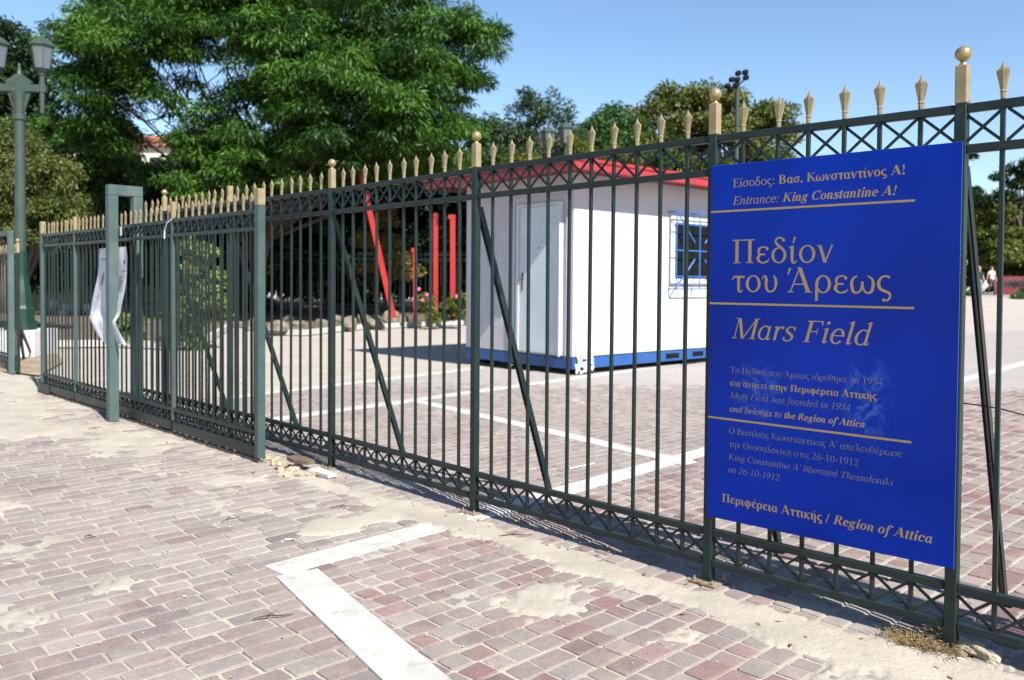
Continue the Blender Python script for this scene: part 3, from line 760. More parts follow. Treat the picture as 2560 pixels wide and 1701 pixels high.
bprint(0.80, 0.86, 0.52, 0.56, 'ink_grey'); bprint(0.82, 0.93, 0.14, 0.18, 'ink_grey')
bprint(0.19, 0.30, 0.30, 0.40, 'ink_brown'); bprint(0.21, 0.28, 0.27, 0.30, 'ink_grey')
for k in range(3): bprint(0.14, 0.30, 0.50+0.02*k, 0.507+0.02*k, 'ink_blue')
bprint(0.12, 0.30, 0.12, 0.13, 'ink_grey')
mb = MB(); mb.box(-0.012, 0.02, -0.004, 0.0, 1.71, 1.79); lb_ = mb.build('paper_label', M['plastic'], loc=FP(u_of_px(303, 0.31), 0.31)); lb_.rotation_euler=(0,0,FANG)
tag(lb_, 'small white paper label stuck to the gate rail above the banner', 'label')

# ================================================================== BLUE BOARD
sA, sB = fpt(29), fpt(22)
sd_ = (sA-sB).normalized(); sn = Vector((sd_.y, -sd_.x, 0))       # sn points to the street
sO = sB + sn*0.0205
def plane_hit(px, py, off=0.004):
    r = ray(px, py); o = Vector((0,0,CAMH)); t = ((sO+sn*off)-o).dot(sn)/r.dot(sn)
    h = o+r*t; return ((h-sO).dot(sd_), h.z)
TLc, TRc, BLc, BRc = plane_hit(1779.5,416.1), plane_hit(2409.1,353.6), plane_hit(1765.4,1290.9), plane_hit(2382.2,1422.2)
SX0, SX1 = (TLc[0]+BLc[0])/2, (TRc[0]+BRc[0])/2; SZ1, SZ0 = (TLc[1]+TRc[1])/2, (BLc[1]+BRc[1])/2
def sign_local(px, py):
    """photograph pixel -> board coordinates, squaring the corners as measured"""
    # bilinear correction so that the measured corners land on the board's corners
    u, z = plane_hit(px, py)
    for _ in range(2): pass
    b = (z-SZ0)/(SZ1-SZ0)
    l = BLc[0]+(TLc[0]-BLc[0])*b; r = BRc[0]+(TRc[0]-BRc[0])*b; a = (u-l)/(r-l)
    zb = BLc[1]+(BRc[1]-BLc[1])*a; zt = TLc[1]+(TRc[1]-TLc[1])*a
    return SX0+(SX1-SX0)*a, SZ0+(SZ1-SZ0)*(z-zb)/(zt-zb)
sign = empty('information_board', sO, math.atan2(sd_.y, sd_.x))
tag(sign, 'large blue board with gold Greek and English lettering, Mars Field, fixed to the fence', 'sign')
T = NT('blue_board')
tc = T.n('ShaderNodeTexCoord')
nz = T.n('ShaderNodeTexNoise'); setin(nz,'Scale',2.2); setin(nz,'Detail',8); setin(nz,'Roughness',0.65); setin(nz,'Distortion',1.5); T.l(tc.outputs['Object'], nz.inputs['Vector'])
def scuff(cx_, cz_, rx, rz):
    mp = T.n('ShaderNodeMapping'); mp.vector_type='POINT'
    mp.inputs['Location'].default_value = (-cx_/rx, 0, -cz_/rz); mp.inputs['Scale'].default_value = (1/rx, 0, 1/rz)
    T.l(tc.outputs['Object'], mp.inputs[0]); ln = T.n('ShaderNodeVectorMath', operation='LENGTH'); T.l(mp.outputs[0], ln.inputs[0])
    mr = T.n('ShaderNodeMapRange'); mr.inputs[1].default_value = 1.0; mr.inputs[2].default_value = 0.3; T.l(ln.outputs['Value'], mr.inputs[0]); return mr.outputs[0]
s1 = scuff(*sign_local(1890, 975), 0.12, 0.13); s2 = scuff(*sign_local(2165, 1000), 0.11, 0.19)
ad = T.n('ShaderNodeMath', operation='MAXIMUM'); T.l(s1, ad.inputs[0]); T.l(s2, ad.inputs[1])
n2 = T.n('ShaderNodeTexNoise'); setin(n2,'Scale',9.0); setin(n2,'Detail',9); setin(n2,'Roughness',0.75); setin(n2,'Distortion',2.5); T.l(tc.outputs['Object'], n2.inputs['Vector'])
r2 = T.n('ShaderNodeMapRange'); r2.inputs[1].default_value=0.48; r2.inputs[2].default_value=0.74; T.l(n2.outputs[0], r2.inputs[0])
mu = T.n('ShaderNodeMath', operation='MULTIPLY'); T.l(ad.outputs[0], mu.inputs[0]); T.l(r2.outputs[0], mu.inputs[1])
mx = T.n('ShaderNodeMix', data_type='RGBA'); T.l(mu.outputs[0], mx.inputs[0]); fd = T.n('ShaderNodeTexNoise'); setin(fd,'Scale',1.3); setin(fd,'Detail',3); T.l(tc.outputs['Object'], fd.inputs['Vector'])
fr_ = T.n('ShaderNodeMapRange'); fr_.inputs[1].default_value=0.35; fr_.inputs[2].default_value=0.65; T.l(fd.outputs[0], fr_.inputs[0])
fm_ = T.n('ShaderNodeMix', data_type='RGBA'); T.l(fr_.outputs[0], fm_.inputs[0]); fm_.inputs[6].default_value=(0.0,0.0125,0.175,1); fm_.inputs[7].default_value=(0.001,0.021,0.27,1); T.l(fm_.outputs[2], mx.inputs[6]); mx.inputs[7].default_value=(0.055,0.14,0.40,1)  # uneven blue painted into the base colour stands in for a soft reflection
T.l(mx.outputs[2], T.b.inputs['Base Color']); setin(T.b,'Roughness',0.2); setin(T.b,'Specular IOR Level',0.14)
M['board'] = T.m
M['board_edge'] = mat('board_edge', (0.04,0.13,0.45), 0.4)
M['letter'] = mat('gold_lettering', (0.30,0.21,0.07), 0.45, (0.25,0.17,0.055), 6)
M['letter_worn'] = mat('worn_lettering', (0.155,0.135,0.115), 0.5, (0.10,0.095,0.10), 14)
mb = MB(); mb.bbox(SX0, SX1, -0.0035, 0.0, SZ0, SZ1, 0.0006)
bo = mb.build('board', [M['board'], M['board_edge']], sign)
for p in bo.data.polygons:
    if abs(p.normal.y) < 0.8: p.material_index = 1
FRONT = -0.0035
# the next board along the fence, outside the frame; its shade lies on the paving at the right
nb = FP(33.0*GAP, 0.005); b2 = empty('information_board', nb, FANG)
tag(b2, 'second blue board on the fence, just outside the right edge of the photo', 'sign')
mb = MB(); mb.bbox(0, 6.8*GAP, -0.0035, 0.0, 0.36, 1.79, 0.0006); mb.build('board', M['board_edge'], b2)
def rule(p0, p1):
    a, b = sign_local(*p0), sign_local(*p1); z = (a[1]+b[1])/2
    mb = MB(); mb.box(SX0+0.0008, b[0], FRONT-0.0006, FRONT-0.0001, z-0.0042, z+0.0042); mb.build('gold_rule', M['letter'], sign)
rule((1778.4,531.1),(2288.5,501.2)); rule((1777.2,759),(2285.5,770.5)); rule((1771.5,1043),(2277.1,1105.9))

# ---- lettering: a serif face drawn with a broad pen, unit = 1/1000 em
class Glyph:
    def __init__(s, B, I):
        s.B, s.I = B, I; s.p = []
        s.T = 150 if B else 98; s.t = 40 if B else 30; s.L = 132 if B else 82; s.lt = 36 if B else 28; s.sh = 28 if B else 22
    def poly(s, pts): s.p.append(('p', pts))
    def strip(s, a, b): s.p.append(('s', a, b))
    def st(s, x, y0, y1, w=None):
        w = w or s.T; s.poly([(x-w/2,y0),(x+w/2,y0),(x+w/2,y1),(x-w/2,y1)])
    def hb(s, x0, x1, y, h=None):
        h = h or s.t; s.poly([(x0,y),(x1,y),(x1,y+h),(x0,y+h)])
    def dl(s, x0, y0, x1, y1, w):
        s.poly([(x0-w/2,y0),(x0+w/2,y0),(x1+w/2,y1),(x1-w/2,y1)])
    def sf(s, x, y, hl, up=1):
        h = s.sh; y2 = y+h*up; a, b = (y, y2) if up > 0 else (y2, y)
        s.poly([(x-hl,a),(x+hl,a),(x+hl,b),(x-hl,b)] if True else [])
        k = hl*0.45
        if up > 0: s.poly([(x-k-10,y2),(x+k+10,y2),(x+k*0.4,y2+22),(x-k*0.4,y2+22)])
        else: s.poly([(x-k*0.4,y2-22),(x+k*0.4,y2-22),(x+k+10,y2),(x-k-10,y2)])
    def arc(s, cx_, cy_, rx, ry, a0, a1, T=None, t=None, n=20):
        T = T or s.T; t = t or s.t; o, i = [], []
        for k in range(n+1):
            a = math.radians(a0+(a1-a0)*k/n); o.append((cx_+rx*math.cos(a), cy_+ry*math.sin(a))); i.append((cx_+(rx-T)*math.cos(a), cy_+(ry-t)*math.sin(a)))
        s.strip(o, i)
    def pa(s, pts, ws, n=5):
        P = [Vector(p) for p in pts]; Q, Wd = [], []
        for k in range(len(P)-1):
            p0, p1, p2, p3 = P[max(k-1,0)], P[k], P[k+1], P[min(k+2,len(P)-1)]
            for j in range(n + (k == len(P)-2)):
                t = j/n; Q.append(0.5*((2*p1)+(p2-p0)*t+(2*p0-5*p1+4*p2-p3)*t*t+(3*p1-p0-3*p2+p3)*t*t*t)); Wd.append(ws[k]*(1-t)+ws[k+1]*t)
        a, b = [], []
        for k in range(len(Q)):
            d = (Q[min(k+1,len(Q)-1)]-Q[max(k-1,0)]).normalized(); nn = Vector((-d.y, d.x)); a.append(tuple(Q[k]+nn*Wd[k]/2)); b.append(tuple(Q[k]-nn*Wd[k]/2))
        s.strip(a, b)
    def bl(s, x, y, r):
        s.poly([(x+r*math.cos(2*math.pi*k/12), y+r*math.sin(2*math.pi*k/12)) for k in range(12)])
    def ft(s, x, up=1, y=0):       # foot of a lowercase stem
        if s.I: s.pa([(x-s.L*0.1,y+60),(x+s.L*0.15,y+14),(x+s.L*0.5+30,y+22),(x+s.L*0.5+62,y+70)], [s.L*0.9,s.lt*1.6,s.lt*1.1,s.lt*0.7])
        else: s.sf(x, y, s.L/2+52)
    def hd(s, x, y):               # flag serif at the head of a lowercase stem
        s.poly([(x-s.L/2-58,y-38),(x-s.L/2-52,y-60),(x-s.L/2+6,y-52),(x+s.L/2,y+4),(x+s.L/2-14,y+8)])
def glyph(c, B=False, I=False):
    g = Glyph(B, I); T, t, L, lt = g.T, g.t, g.L, g.lt; H, X = 662, 452
    lat = {'Α':'A','Β':'B','Ε':'E','Κ':'K','Μ':'M','Ο':'O','Τ':'T','ο':'o','ς':'ς'}; c = lat.get(c, c); adv = 500
    acc = {'ί':'ι','ύ':'υ','ή':'η','έ':'ε','ά':'α','Ά':'A'}
    if c in acc:
        g2, adv = glyph(acc[c], B, I); off = 0
        x = {'ί':130,'ύ':265,'ή':275,'έ':235,'ά':260}.get(c, 40)
        g2.poly([(x-10,520),(x+22,520),(x+92,690),(x+30,690)] if c != 'Ά' else [(10,470),(42,470),(120,655),(55,655)])
        if c == 'Ά':
            adv += 20
        return g2, adv
    if c == ' ': return g, 250
    if c == 'A':
        g.dl(95,0,352,674,t*1.15); g.dl(600,0,352-T*0.05,674,T*1.12); g.hb(190,490,205); g.sf(98,0,88); g.sf(600,0,105); adv = 722
    elif c == 'B':
        g.st(165,0,H); g.hb(165,330,H-t); g.hb(165,340,340); g.hb(165,340,0); g.arc(330,501,225,161,-90,90); g.arc(340,185,265,187,-90,90); g.hb(50,170,0,g.sh); g.hb(50,170,H-g.sh,g.sh); adv = 667
    elif c == 'C':
        g.arc(365,331,335,345,48,318,T,t*1.2); g.st(600,440,H,t*0.9); g.pa([(600,470),(585,560),(520,640)],[t,t*1.2,t*1.3]); adv = 667
    elif c == 'E':
        g.st(165,0,H); g.hb(40,540,H-t); g.hb(165,440,325); g.hb(40,575,0); g.poly([(545,520),(560,520),(548,H-2),(470,H-2)]); g.poly([(595,165),(578,165),(480,2),(565,2)]); g.st(428,250,435,t*0.8); adv = 611
    elif c == 'F':
        g.st(165,0,H); g.hb(40,520,H-t); g.hb(165,420,318); g.poly([(530,510),(545,510),(530,H-2),(450,H-2)]); g.st(412,245,430,t*0.8); g.sf(165,0,T/2+65); adv = 556
    elif c == 'K':
        g.st(165,0,H); g.dl(215,300,545,H,t*1.2); g.dl(620,0,320,400,T*1.05); g.sf(165,0,T/2+65); g.sf(165,H,T/2+65,-1); g.sf(560,H,95,-1); g.sf(620,0,100); adv = 722
    elif c == 'M':
        g.st(120,0,H,t); g.st(740,0,H,T*0.95); g.dl(400,0,150,H,T); g.dl(410,0,730,H,t*1.3); g.sf(120,0,85); g.sf(740,0,T/2+55); g.hb(20,150,H-g.sh,g.sh); g.sf(745,H,90,-1); adv = 870
    elif c == 'O': g.arc(361,331,328,345,0,360,T,t,36); adv = 722
    elif c == 'Θ': g.arc(361,331,328,345,0,360,T,t,36); g.hb(210,512,316); g.st(215,270,395,t*0.9); g.st(508,270,395,t*0.9); adv = 722
    elif c == 'Π':
        g.st(165,0,H-2); g.st(555,0,H-2); g.hb(30,690,H-t*1.1,t*1.1); g.sf(165,0,T/2+65); g.sf(555,0,T/2+65); adv = 722
    elif c == 'R':
        g.st(165,0,H); g.hb(165,330,H-t); g.hb(165,330,325); g.arc(325,493,235,169,-90,90); g.dl(585,0,330,340,T*1.05); g.sf(165,0,T/2+65); g.sf(600,0,80); g.hb(50,170,H-g.sh,g.sh); adv = 667
    elif c == 'T':
        g.st(305,0,H); g.hb(25,585,H-t); g.poly([(18,500),(34,500),(110,H-2),(28,H-2)]); g.poly([(592,500),(576,500),(500,H-2),(582,H-2)]); g.sf(305,0,T/2+70); adv = 611
    elif c == 'a':
        if I: g.arc(225,222,200,232,40,340,L*0.95,lt*1.3); g.dl(370,20,370,X-8,L*0.85); g.ft(372); adv = 500
        else: g.arc(215,330,160,130,0,150,L,lt*1.2,12); g.bl(92,355,L*0.5); g.st(335,60,345,L); g.arc(190,130,155,140,70,290,L*0.95,lt*1.2,14); g.pa([(240,20),(300,55),(340,100)],[lt*1.5,lt*1.3,lt]); g.pa([(330,70),(360,18),(420,40)],[L*0.8,L*0.5,lt*0.8]); adv = 444
    elif c == 'b':
        g.st(115,10,683,L); g.arc(255,222,215,238,-130,130,L,lt*1.2); (None if I else g.hd(115,675)); adv = 500
    elif c == 'c':
        g.arc(240,222,215,238,50,318,L,lt*1.3); g.bl(355,355,L*0.52); adv = 444
    elif c == 'd':
        g.st(370,0,683,L*(0.85 if I else 1)); g.arc(230,222,205,238,48,312,L,lt*1.2); (g.ft(372) if I else g.hb(370,470,0,g.sh)); g.hd(370,675); adv = 500
    elif c == 'e':
        g.arc(228,222,205,238,0,322,L,lt*1.3,24); g.hb(60,405,228,lt*1.1); adv = 444
    elif c == 'f':
        g.st(150,(-120 if I else 0),600,L*0.9); g.arc(265,575,155+L*0.1,115,20,180,L*0.9,lt*1.3,10); g.bl(375,600,L*0.5); g.hb(20,300,425,lt*1.1); (g.pa([(150,-90),(110,-190),(10,-205)],[L*0.85,L*0.6,lt]) if I else g.sf(150,0,L/2+60)); adv = 333
    elif c == 'g':
        g.arc(225,300,175,160,0,360,L*0.9,lt*1.2,24); g.pa([(330,400),(400,425),(460,415)],[lt,L*0.5,lt*1.4]); g.pa([(140,170),(90,105),(150,55),(330,40),(400,-30),(370,-130),(220,-185),(80,-160),(40,-80),(110,0)],[lt,lt*1.6,L*0.8,L*0.85,L*0.8,L*0.55,lt*1.3,lt*1.5,L*0.5,lt]); adv = 500
    elif c == 'h':
        g.st(115,0,683,L); g.arc(250,262,170+L*0.1,190,0,130,L,lt*1.4,12); g.st(420-L/2,(0),262,L); g.ft(420-L/2); (None if I else g.sf(115,0,L/2+50)); g.hd(115,675); adv = 500
    elif c == 'i':
        g.st(140,0,X,L); g.hd(140,X); g.ft(140); g.bl(140,610,L*0.62); adv = 278
    elif c == 'k':
        g.st(115,0,683,L); g.dl(170,190,390,X,lt*1.2); g.dl(420,0,215,260,L*1.05); g.hd(115,675); (None if I else (g.sf(115,0,L/2+50), g.sf(430,0,70), g.sf(390,X,65,-1))); adv = 490
    elif c == 'l': g.st(140,0,683,L); g.hd(140,675); g.ft(140); adv = 278
    elif c == 'n':
        g.st(115,0,X-10,L); g.hd(115,X); g.arc(250,262,170+L*0.1,196,0,130,L,lt*1.4,12); g.st(420-L/2,0,262,L); g.ft(420-L/2); (None if I else g.sf(115,0,L/2+50)); adv = 500
    elif c == 'o': g.arc(248,226,222,238,0,360,L,lt*1.2,30); adv = 500
    elif c == 'r':
        g.st(125,0,X-10,L); g.hd(125,X); g.pa([(150,300),(210,405),(300,425)],[lt*1.2,lt*1.8,L*0.6]); g.bl(310,405,L*0.55); (None if I else g.sf(125,0,L/2+60)); adv = 360
    elif c == 's':
        g.pa([(340,370),(260,440),(150,430),(90,350),(140,275),(270,195),(320,115),(260,25),(140,5),(50,85)],[lt*1.5,lt*1.3,L*0.55,L*0.9,L,L,L*0.9,L*0.55,lt*1.3,lt*1.5]); g.st(345,320,X,lt); g.st(48,0,140,lt); adv = 389
    elif c == 't':
        g.st(135,60,560,L); g.hb(15,270,425,lt*1.1); g.pa([(135,90),(165,15),(225,8),(280,50)],[L*0.95,L*0.75,L*0.45,lt]); adv = 290
    elif c == 'u':
        g.st(110,150,X,L); g.hd(110,X); g.arc(250,175,180+L*0.1,183,180,320,L,lt*1.5,12); g.st(375,0,X,L); g.hd(375,X); (g.ft(375) if I else g.hb(375,475,0,g.sh)); adv = 500
    elif c == 'w':
        g.dl(215,0,75,X,L); g.dl(215,0,370,X-20,lt*1.3); g.dl(500,0,365,X,L); g.dl(505,0,645,X,lt*1.3); g.sf(75,X,60,-1); g.sf(650,X,55,-1); adv = 700
    elif c == 'α': g.arc(225,222,205,238,25,335,L,lt*1.2); g.pa([(440,440),(400,300),(370,120),(400,25),(460,20),(500,70)],[lt*1.5,L*0.75,L*0.95,L*0.8,lt*1.4,lt]); adv = 520
    elif c == 'ε':
        g.arc(235,345,170,115,40,200,L*0.85,lt*1.3,12); g.bl(345,385,L*0.48); g.pa([(78,320),(130,245),(290,235)],[L*0.8,L*0.5,lt*1.5]); g.arc(230,128,195,142,95,325,L,lt*1.4,16); g.pa([(330,20),(370,50),(400,110)],[lt*1.2,lt,lt*0.8]); adv = 440
    elif c == 'δ': g.arc(240,205,215,218,0,360,L,lt*1.2,28); g.pa([(360,620),(290,680),(190,665),(140,590),(190,500),(330,385),(400,300)],[L*0.8,lt*1.4,lt*1.6,L*0.6,L*0.8,L*0.9,L*0.8]); g.bl(370,612,L*0.5); adv = 500
    elif c == 'ι': g.st(115,50,X,L); g.hd(115,X); g.pa([(115,90),(130,10),(190,-2),(245,60)],[L*0.95,L*0.7,lt*1.6,lt*0.8]); adv = 278
    elif c == 'ν': g.dl(232,-5,85,X,L*1.05); g.dl(232,-5,395,X-45,lt*1.5); g.pa([(395,410),(405,430),(400,X)],[lt*2,L*0.7,L*0.6]); g.sf(70,X,55,-1); adv = 460
    elif c == 'τ': g.st(215,50,X-20,L); g.pa([(20,330),(70,415),(160,415),(400,415)],[lt,L*0.5,L*0.8,L*0.7]); g.pa([(215,100),(225,10),(285,-2),(340,60)],[L*0.95,L*0.7,lt*1.6,lt*0.8]); adv = 410
    elif c == 'υ': g.pa([(15,360),(50,425),(110,430),(135,340),(130,200),(160,60),(250,10),(360,60),(415,200),(405,340),(350,X)],[lt*0.8,lt*1.2,L*0.7,L,L,L*0.8,lt*1.6,L*0.6,L*0.9,L*0.95,lt*1.3]); adv = 480
    elif c == 'ρ': g.arc(250,226,210,238,-150,180,L,lt*1.2,26); g.st(40+L/2,-215,226,L*0.95); adv = 500
    elif c == 'ω':
        g.pa([(190,X-10),(85,370),(55,230),(90,60),(180,8),(270,60),(315,170)],[lt*1.1,lt*1.8,L,L*0.9,lt*1.8,L*0.6,L*0.8]); g.pa([(450,X-10),(560,370),(595,230),(560,60),(470,8),(380,60),(330,170)],[lt*1.1,lt*1.8,L,L*0.9,lt*1.8,L*0.6,L*0.8]); g.st(323,130,300,L*0.8); adv = 650
    elif c == 'ς': g.pa([(345,400),(250,440),(140,400),(75,270),(110,130),(230,60),(340,10),(355,-90),(290,-170),(190,-160)],[L*0.8,lt*1.5,L*0.6,L,L*0.95,L*0.8,L*0.75,L*0.6,lt*1.5,L*0.5]); g.bl(205,-160,L*0.45); adv = 420
    elif c == 'σ': g.arc(240,215,220,228,0,360,L,lt*1.2,28); g.pa([(200,428),(330,420),(490,420)],[lt*1.2,L*0.6,L*0.65]); adv = 520
    elif c == 'θ': g.arc(240,340,200,345,0,360,L*0.9,lt*1.2,30); g.hb(80,400,325,lt*1.1); adv = 480
    elif c == 'η':
        g.pa([(10,360),(50,435),(110,430),(130,340)],[lt,lt*1.4,L*0.8,L]); g.st(128,0,350,L); g.arc(260,262,165+L*0.1,196,0,130,L,lt*1.4,12); g.st(425-L/2,-215,262,L); adv = 500
    elif c == 'κ': g.st(115,0,X,L); g.hd(115,X); g.pa([(160,225),(260,330),(330,430),(410,430)],[lt,lt*1.3,lt*1.6,L*0.6]); g.pa([(210,260),(300,110),(370,15),(450,40)],[lt*1.6,L*0.95,L*0.8,lt]); adv = 480
    elif c == 'λ': g.pa([(30,610),(80,680),(150,650),(230,420),(330,120),(380,15),(450,50)],[lt,lt*1.6,L*0.8,L,L,L*0.7,lt]); g.dl(70,0,240,370,lt*1.6); adv = 460
    elif c == 'π': g.st(160,20,X-20,L*0.85); g.st(370,50,X-20,L*0.9); g.pa([(15,330),(70,415),(160,415),(510,415)],[lt,L*0.5,L*0.8,L*0.7]); g.pa([(370,90),(385,8),(440,2),(490,60)],[L*0.9,L*0.7,lt*1.5,lt*0.8]); adv = 530
    elif c == 'φ': g.arc(310,222,285,238,60,300,L,lt*1.2,24) if False else g.arc(305,222,275,238,0,360,L,lt*1.2,30); g.st(305,-215,X-10,L*0.85); adv = 600
    elif c == '0': g.arc(250,331,215,345,0,360,L,lt*1.1,30)
    elif c == '1': g.st(265,0,676,L); g.sf(265,0,120); g.poly([(120,580),(120,560),(225,600),(300,676),(280,676)])
    elif c == '2': g.arc(235,490,185,185,-20,160,L,lt*1.3,14); g.pa([(375,440),(280,270),(60,30)],[L*0.95,L*0.6,lt]); g.hb(35,430,0,L*0.72); g.pa([(425,50),(455,90),(470,140)],[L*0.6,lt*1.3,lt*0.6])
    elif c == '3': g.arc(225,515,165,160,-60,155,L,lt*1.3,14); g.arc(210,185,200,200,-150,90,L,lt*1.3,18); g.bl(70,75,L*0.5); g.hb(160,260,365,lt)
    elif c == '4': g.st(345,0,676,L); g.hb(20,475,150,L*0.75); g.dl(35,165,320,676,lt*1.5)
    elif c == '6': g.arc(255,212,212,225,0,360,L,lt*1.2,26); g.pa([(440,660),(260,600),(120,440),(75,215)],[lt,L*0.5,L*0.8,L])
    elif c == '9': g.arc(245,460,212,220,0,360,L,lt*1.2,26); g.pa([(60,5),(240,70),(380,240),(425,450)],[lt,L*0.5,L*0.8,L])
    elif c == '-': g.hb(40,285,200,L*0.75); adv = 333
    elif c == '.': g.bl(125,45,L*0.62); adv = 250
    elif c == ':': g.bl(135,45,L*0.6); g.bl(135,400,L*0.6); adv = 278
    elif c == '!': g.poly([(130,190),(150,190),(165+L*0.3,600),(165,676),(115,676),(115-L*0.3,600)]); g.bl(140,50,L*0.62); adv = 333
    elif c == '/': g.dl(10,-20,260,676,L*0.75); adv = 278
    elif c == "'": g.poly([(70,470),(95,470),(140,690),(60,690)]); adv = 190
    else: raise ValueError(c)
    return g, adv
def text_line(runs, start, end, boldstart=None, m='letter', lift=0.0):
    """runs = [(text, bold, italic)]; start / end = photograph pixels of the baseline's ends"""
    a, b = sign_local(*start), sign_local(*end); Wd = b[0]-a[0]
    items, x = [], 0.0; bx = []
    for txt, B, I in runs:
        bx.append(x)
        for c in txt:
            g, adv = glyph(c, B, I); items.append((g, x, I)); x += adv
    x -= 20
    k = Wd/x
    if boldstart is not None:
        # separate spacing before and after the change of weight
        c_ = sign_local(*boldstart); k1 = (c_[0]-a[0])/bx[1]; k2_ = (b[0]-c_[0])/(x-bx[1])
        mapx = lambda v: v*k1 if v < bx[1] else bx[1]*k1+(v-bx[1])*k2_
        ks = lambda v: k1 if v < bx[1] else k2_
    else:
        mapx = lambda v: v*k; ks = lambda v: k
    mb = MB(); off = 0
    zb = (a[1]+b[1])/2
    for n_, (g, gx, I) in enumerate(items):
        kk = ks(gx)
        for j, p in enumerate(g.p):
            y = FRONT-0.0003-0.00012*(j % 9)-0.00004*(n_ % 2)
            def tr(q): return (a[0]+mapx(gx)+kk*(q[0]+(0.27*q[1]-10 if I else 0)), y, zb+k*q[1])
            if p[0] == 'p': mb.add([tr(q) for q in p[1]], [tuple(range(len(p[1])))])
            else:
                A, Bq = p[1], p[2]; n2 = len(A); mb.add([tr(q) for q in A]+[tr(q) for q in Bq], [(i, i+1, n2+i+1, n2+i) for i in range(n2-1)])
    # glyph polygons must face the street
    me = mb.mesh('lettering', M[m])
    for p in me.polygons:
        if p.normal.y > 0: p.flip()
    me.update()
    o = link('lettering', me, sign); tag(o, 'gold line reading "' + ''.join(r[0] for r in runs).strip() + '"'); return k
R_, B_2, I_, BI = (False, False), (True, False), (False, True), (True, True)
text_line([('Είσοδος: ', *R_), ('Βασ. Κωνσταντίνος Α!', *B_2)], (1832.3,469.1), (2267.1,435.3), (1947,461))
text_line([('Entrance: ', *I_), ('King Constantine A!', *BI)], (1831.2,513.2), (2241.9,487), (1956,505))
text_line([('Πεδίον', *R_)], (1829,658.5), (2083,656.7))
text_line([('του Άρεως', *R_)], (1829,730), (2230,734))
text_line([('Mars Field', *I_)], (1827.7,845.8), (2172,864))
text_line([('Το Πεδίον του Άρεως ιδρύθηκε το 1934', *R_)], (1825.4,933.2), (2206.5,962.9), m='letter_worn')
text_line([('και ανήκει ', *R_), ('στην Περιφέρεια Αττικής', *B_2)], (1823.8,966.1), (2191.6,998.5), (1923,974))
text_line([('Mars Field was founded in 1934', *I_)], (1823.8,995.9), (2124,1027), m='letter_worn')
text_line([('and belongs to ', *I_), ('the Region of Attica', *BI)], (1822,1029.7), (2160,1069), (1958,1045.3))
text_line([("Ο Βασιλιάς Κωνσταντίνος Α' απελευθέρωσε", *R_)], (1820.8,1084.3), (2254.6,1142.9), m='letter_worn')
text_line([('την Θεσσαλονίκη στις 26-10-1912', *R_)], (1821.5,1117.6), (2145.6,1165.2), m='letter_worn')
text_line([("King Constantine A' liberated Thessaloniki", *I_)], (1819.2,1150.4), (2230,1214), m='letter_worn')
text_line([('on 26-10-1912', *I_)], (1817.9,1180.3), (1946,1203), m='letter_worn')
text_line([('Περιφέρεια Αττικής ', *B_2), ('/ ', *R_), ('Region of Attica', *BI)], (1803.6,1255.2), (2327,1357))
# ================================================================== WHITE CABIN
BA = math.radians(41.5); br_, bl_ = Vector((math.cos(BA), math.sin(BA), 0)), Vector((-math.sin(BA), math.cos(BA), 0))
BC = Vector((0.86, 11.73, 0))
def wall_hit(px, py, d, nrm, off=0.0):
    r = ray(px, py); o = Vector((0,0,CAMH)); P = BC+nrm*off
    t = (P-o).dot(nrm)/r.dot(nrm); h = o+r*t; return ((h-BC).dot(d), h.z)
# local frame: x along the sunny wall, y along the door wall (away from the corner); street side is -y for the sunny wall, -x for the door wall
LX, LY = 5.6, max(2.2, wall_hit(1165, 700, bl_, -br_)[0]); Z0, Z1 = 0.255, 2.86
cab = empty('site_cabin', BC, BA)
tag(cab, 'white site cabin with red roof edge and blue steel skid behind the fence', 'cabin')
mb = MB(); mb.bbox(0, LX, 0, LY, Z0, Z1, 0.01); mb.build('wall', M['wall_white'], cab)
OV = 0.5
mb = MB()
mb.box(-OV+0.03, LX+OV-0.03, -OV+0.03, LY+OV-0.03, Z1+0.002, Z1+0.04)
soff = mb.build('soffit', M['roof_red'], cab)
def fascia(x0, x1, y0, y1, nm='fascia'):
    mb = MB(); mb.bbox(x0, x1, y0, y1, Z1-0.055, Z1+0.055, 0.012); mb.bbox(x0-0.012, x1+0.012, y0-0.012, y1+0.012, Z1+0.056, Z1+0.115, 0.012); return mb.build(nm, M['roof_red'], cab)
fascia(-OV, LX+OV, -OV, -OV+0.05); fascia(-OV, LX+OV, LY+OV-0.05, LY+OV); fascia(-OV, -OV+0.05, -OV+0.065, LY+OV-0.065); fascia(LX+OV-0.05, LX+OV, -OV+0.065, LY+OV-0.065)
mb = MB(); a, b = 0.02, 0.0
mb.add([(-OV-0.01,-OV-0.01,Z1+0.117),(LX+OV,-OV-0.01,Z1+0.117),(LX+OV,LY+OV,Z1+0.117),(-OV-0.01,LY+OV,Z1+0.117),(LX*0.2,LY/2,Z1+0.135),(LX*0.8,LY/2,Z1+0.135)],
       [(0,1,5,4),(1,2,5),(2,3,4,5),(3,0,4),(3,2,1,0)]); mb.build('roof', M['roof_red'], cab)
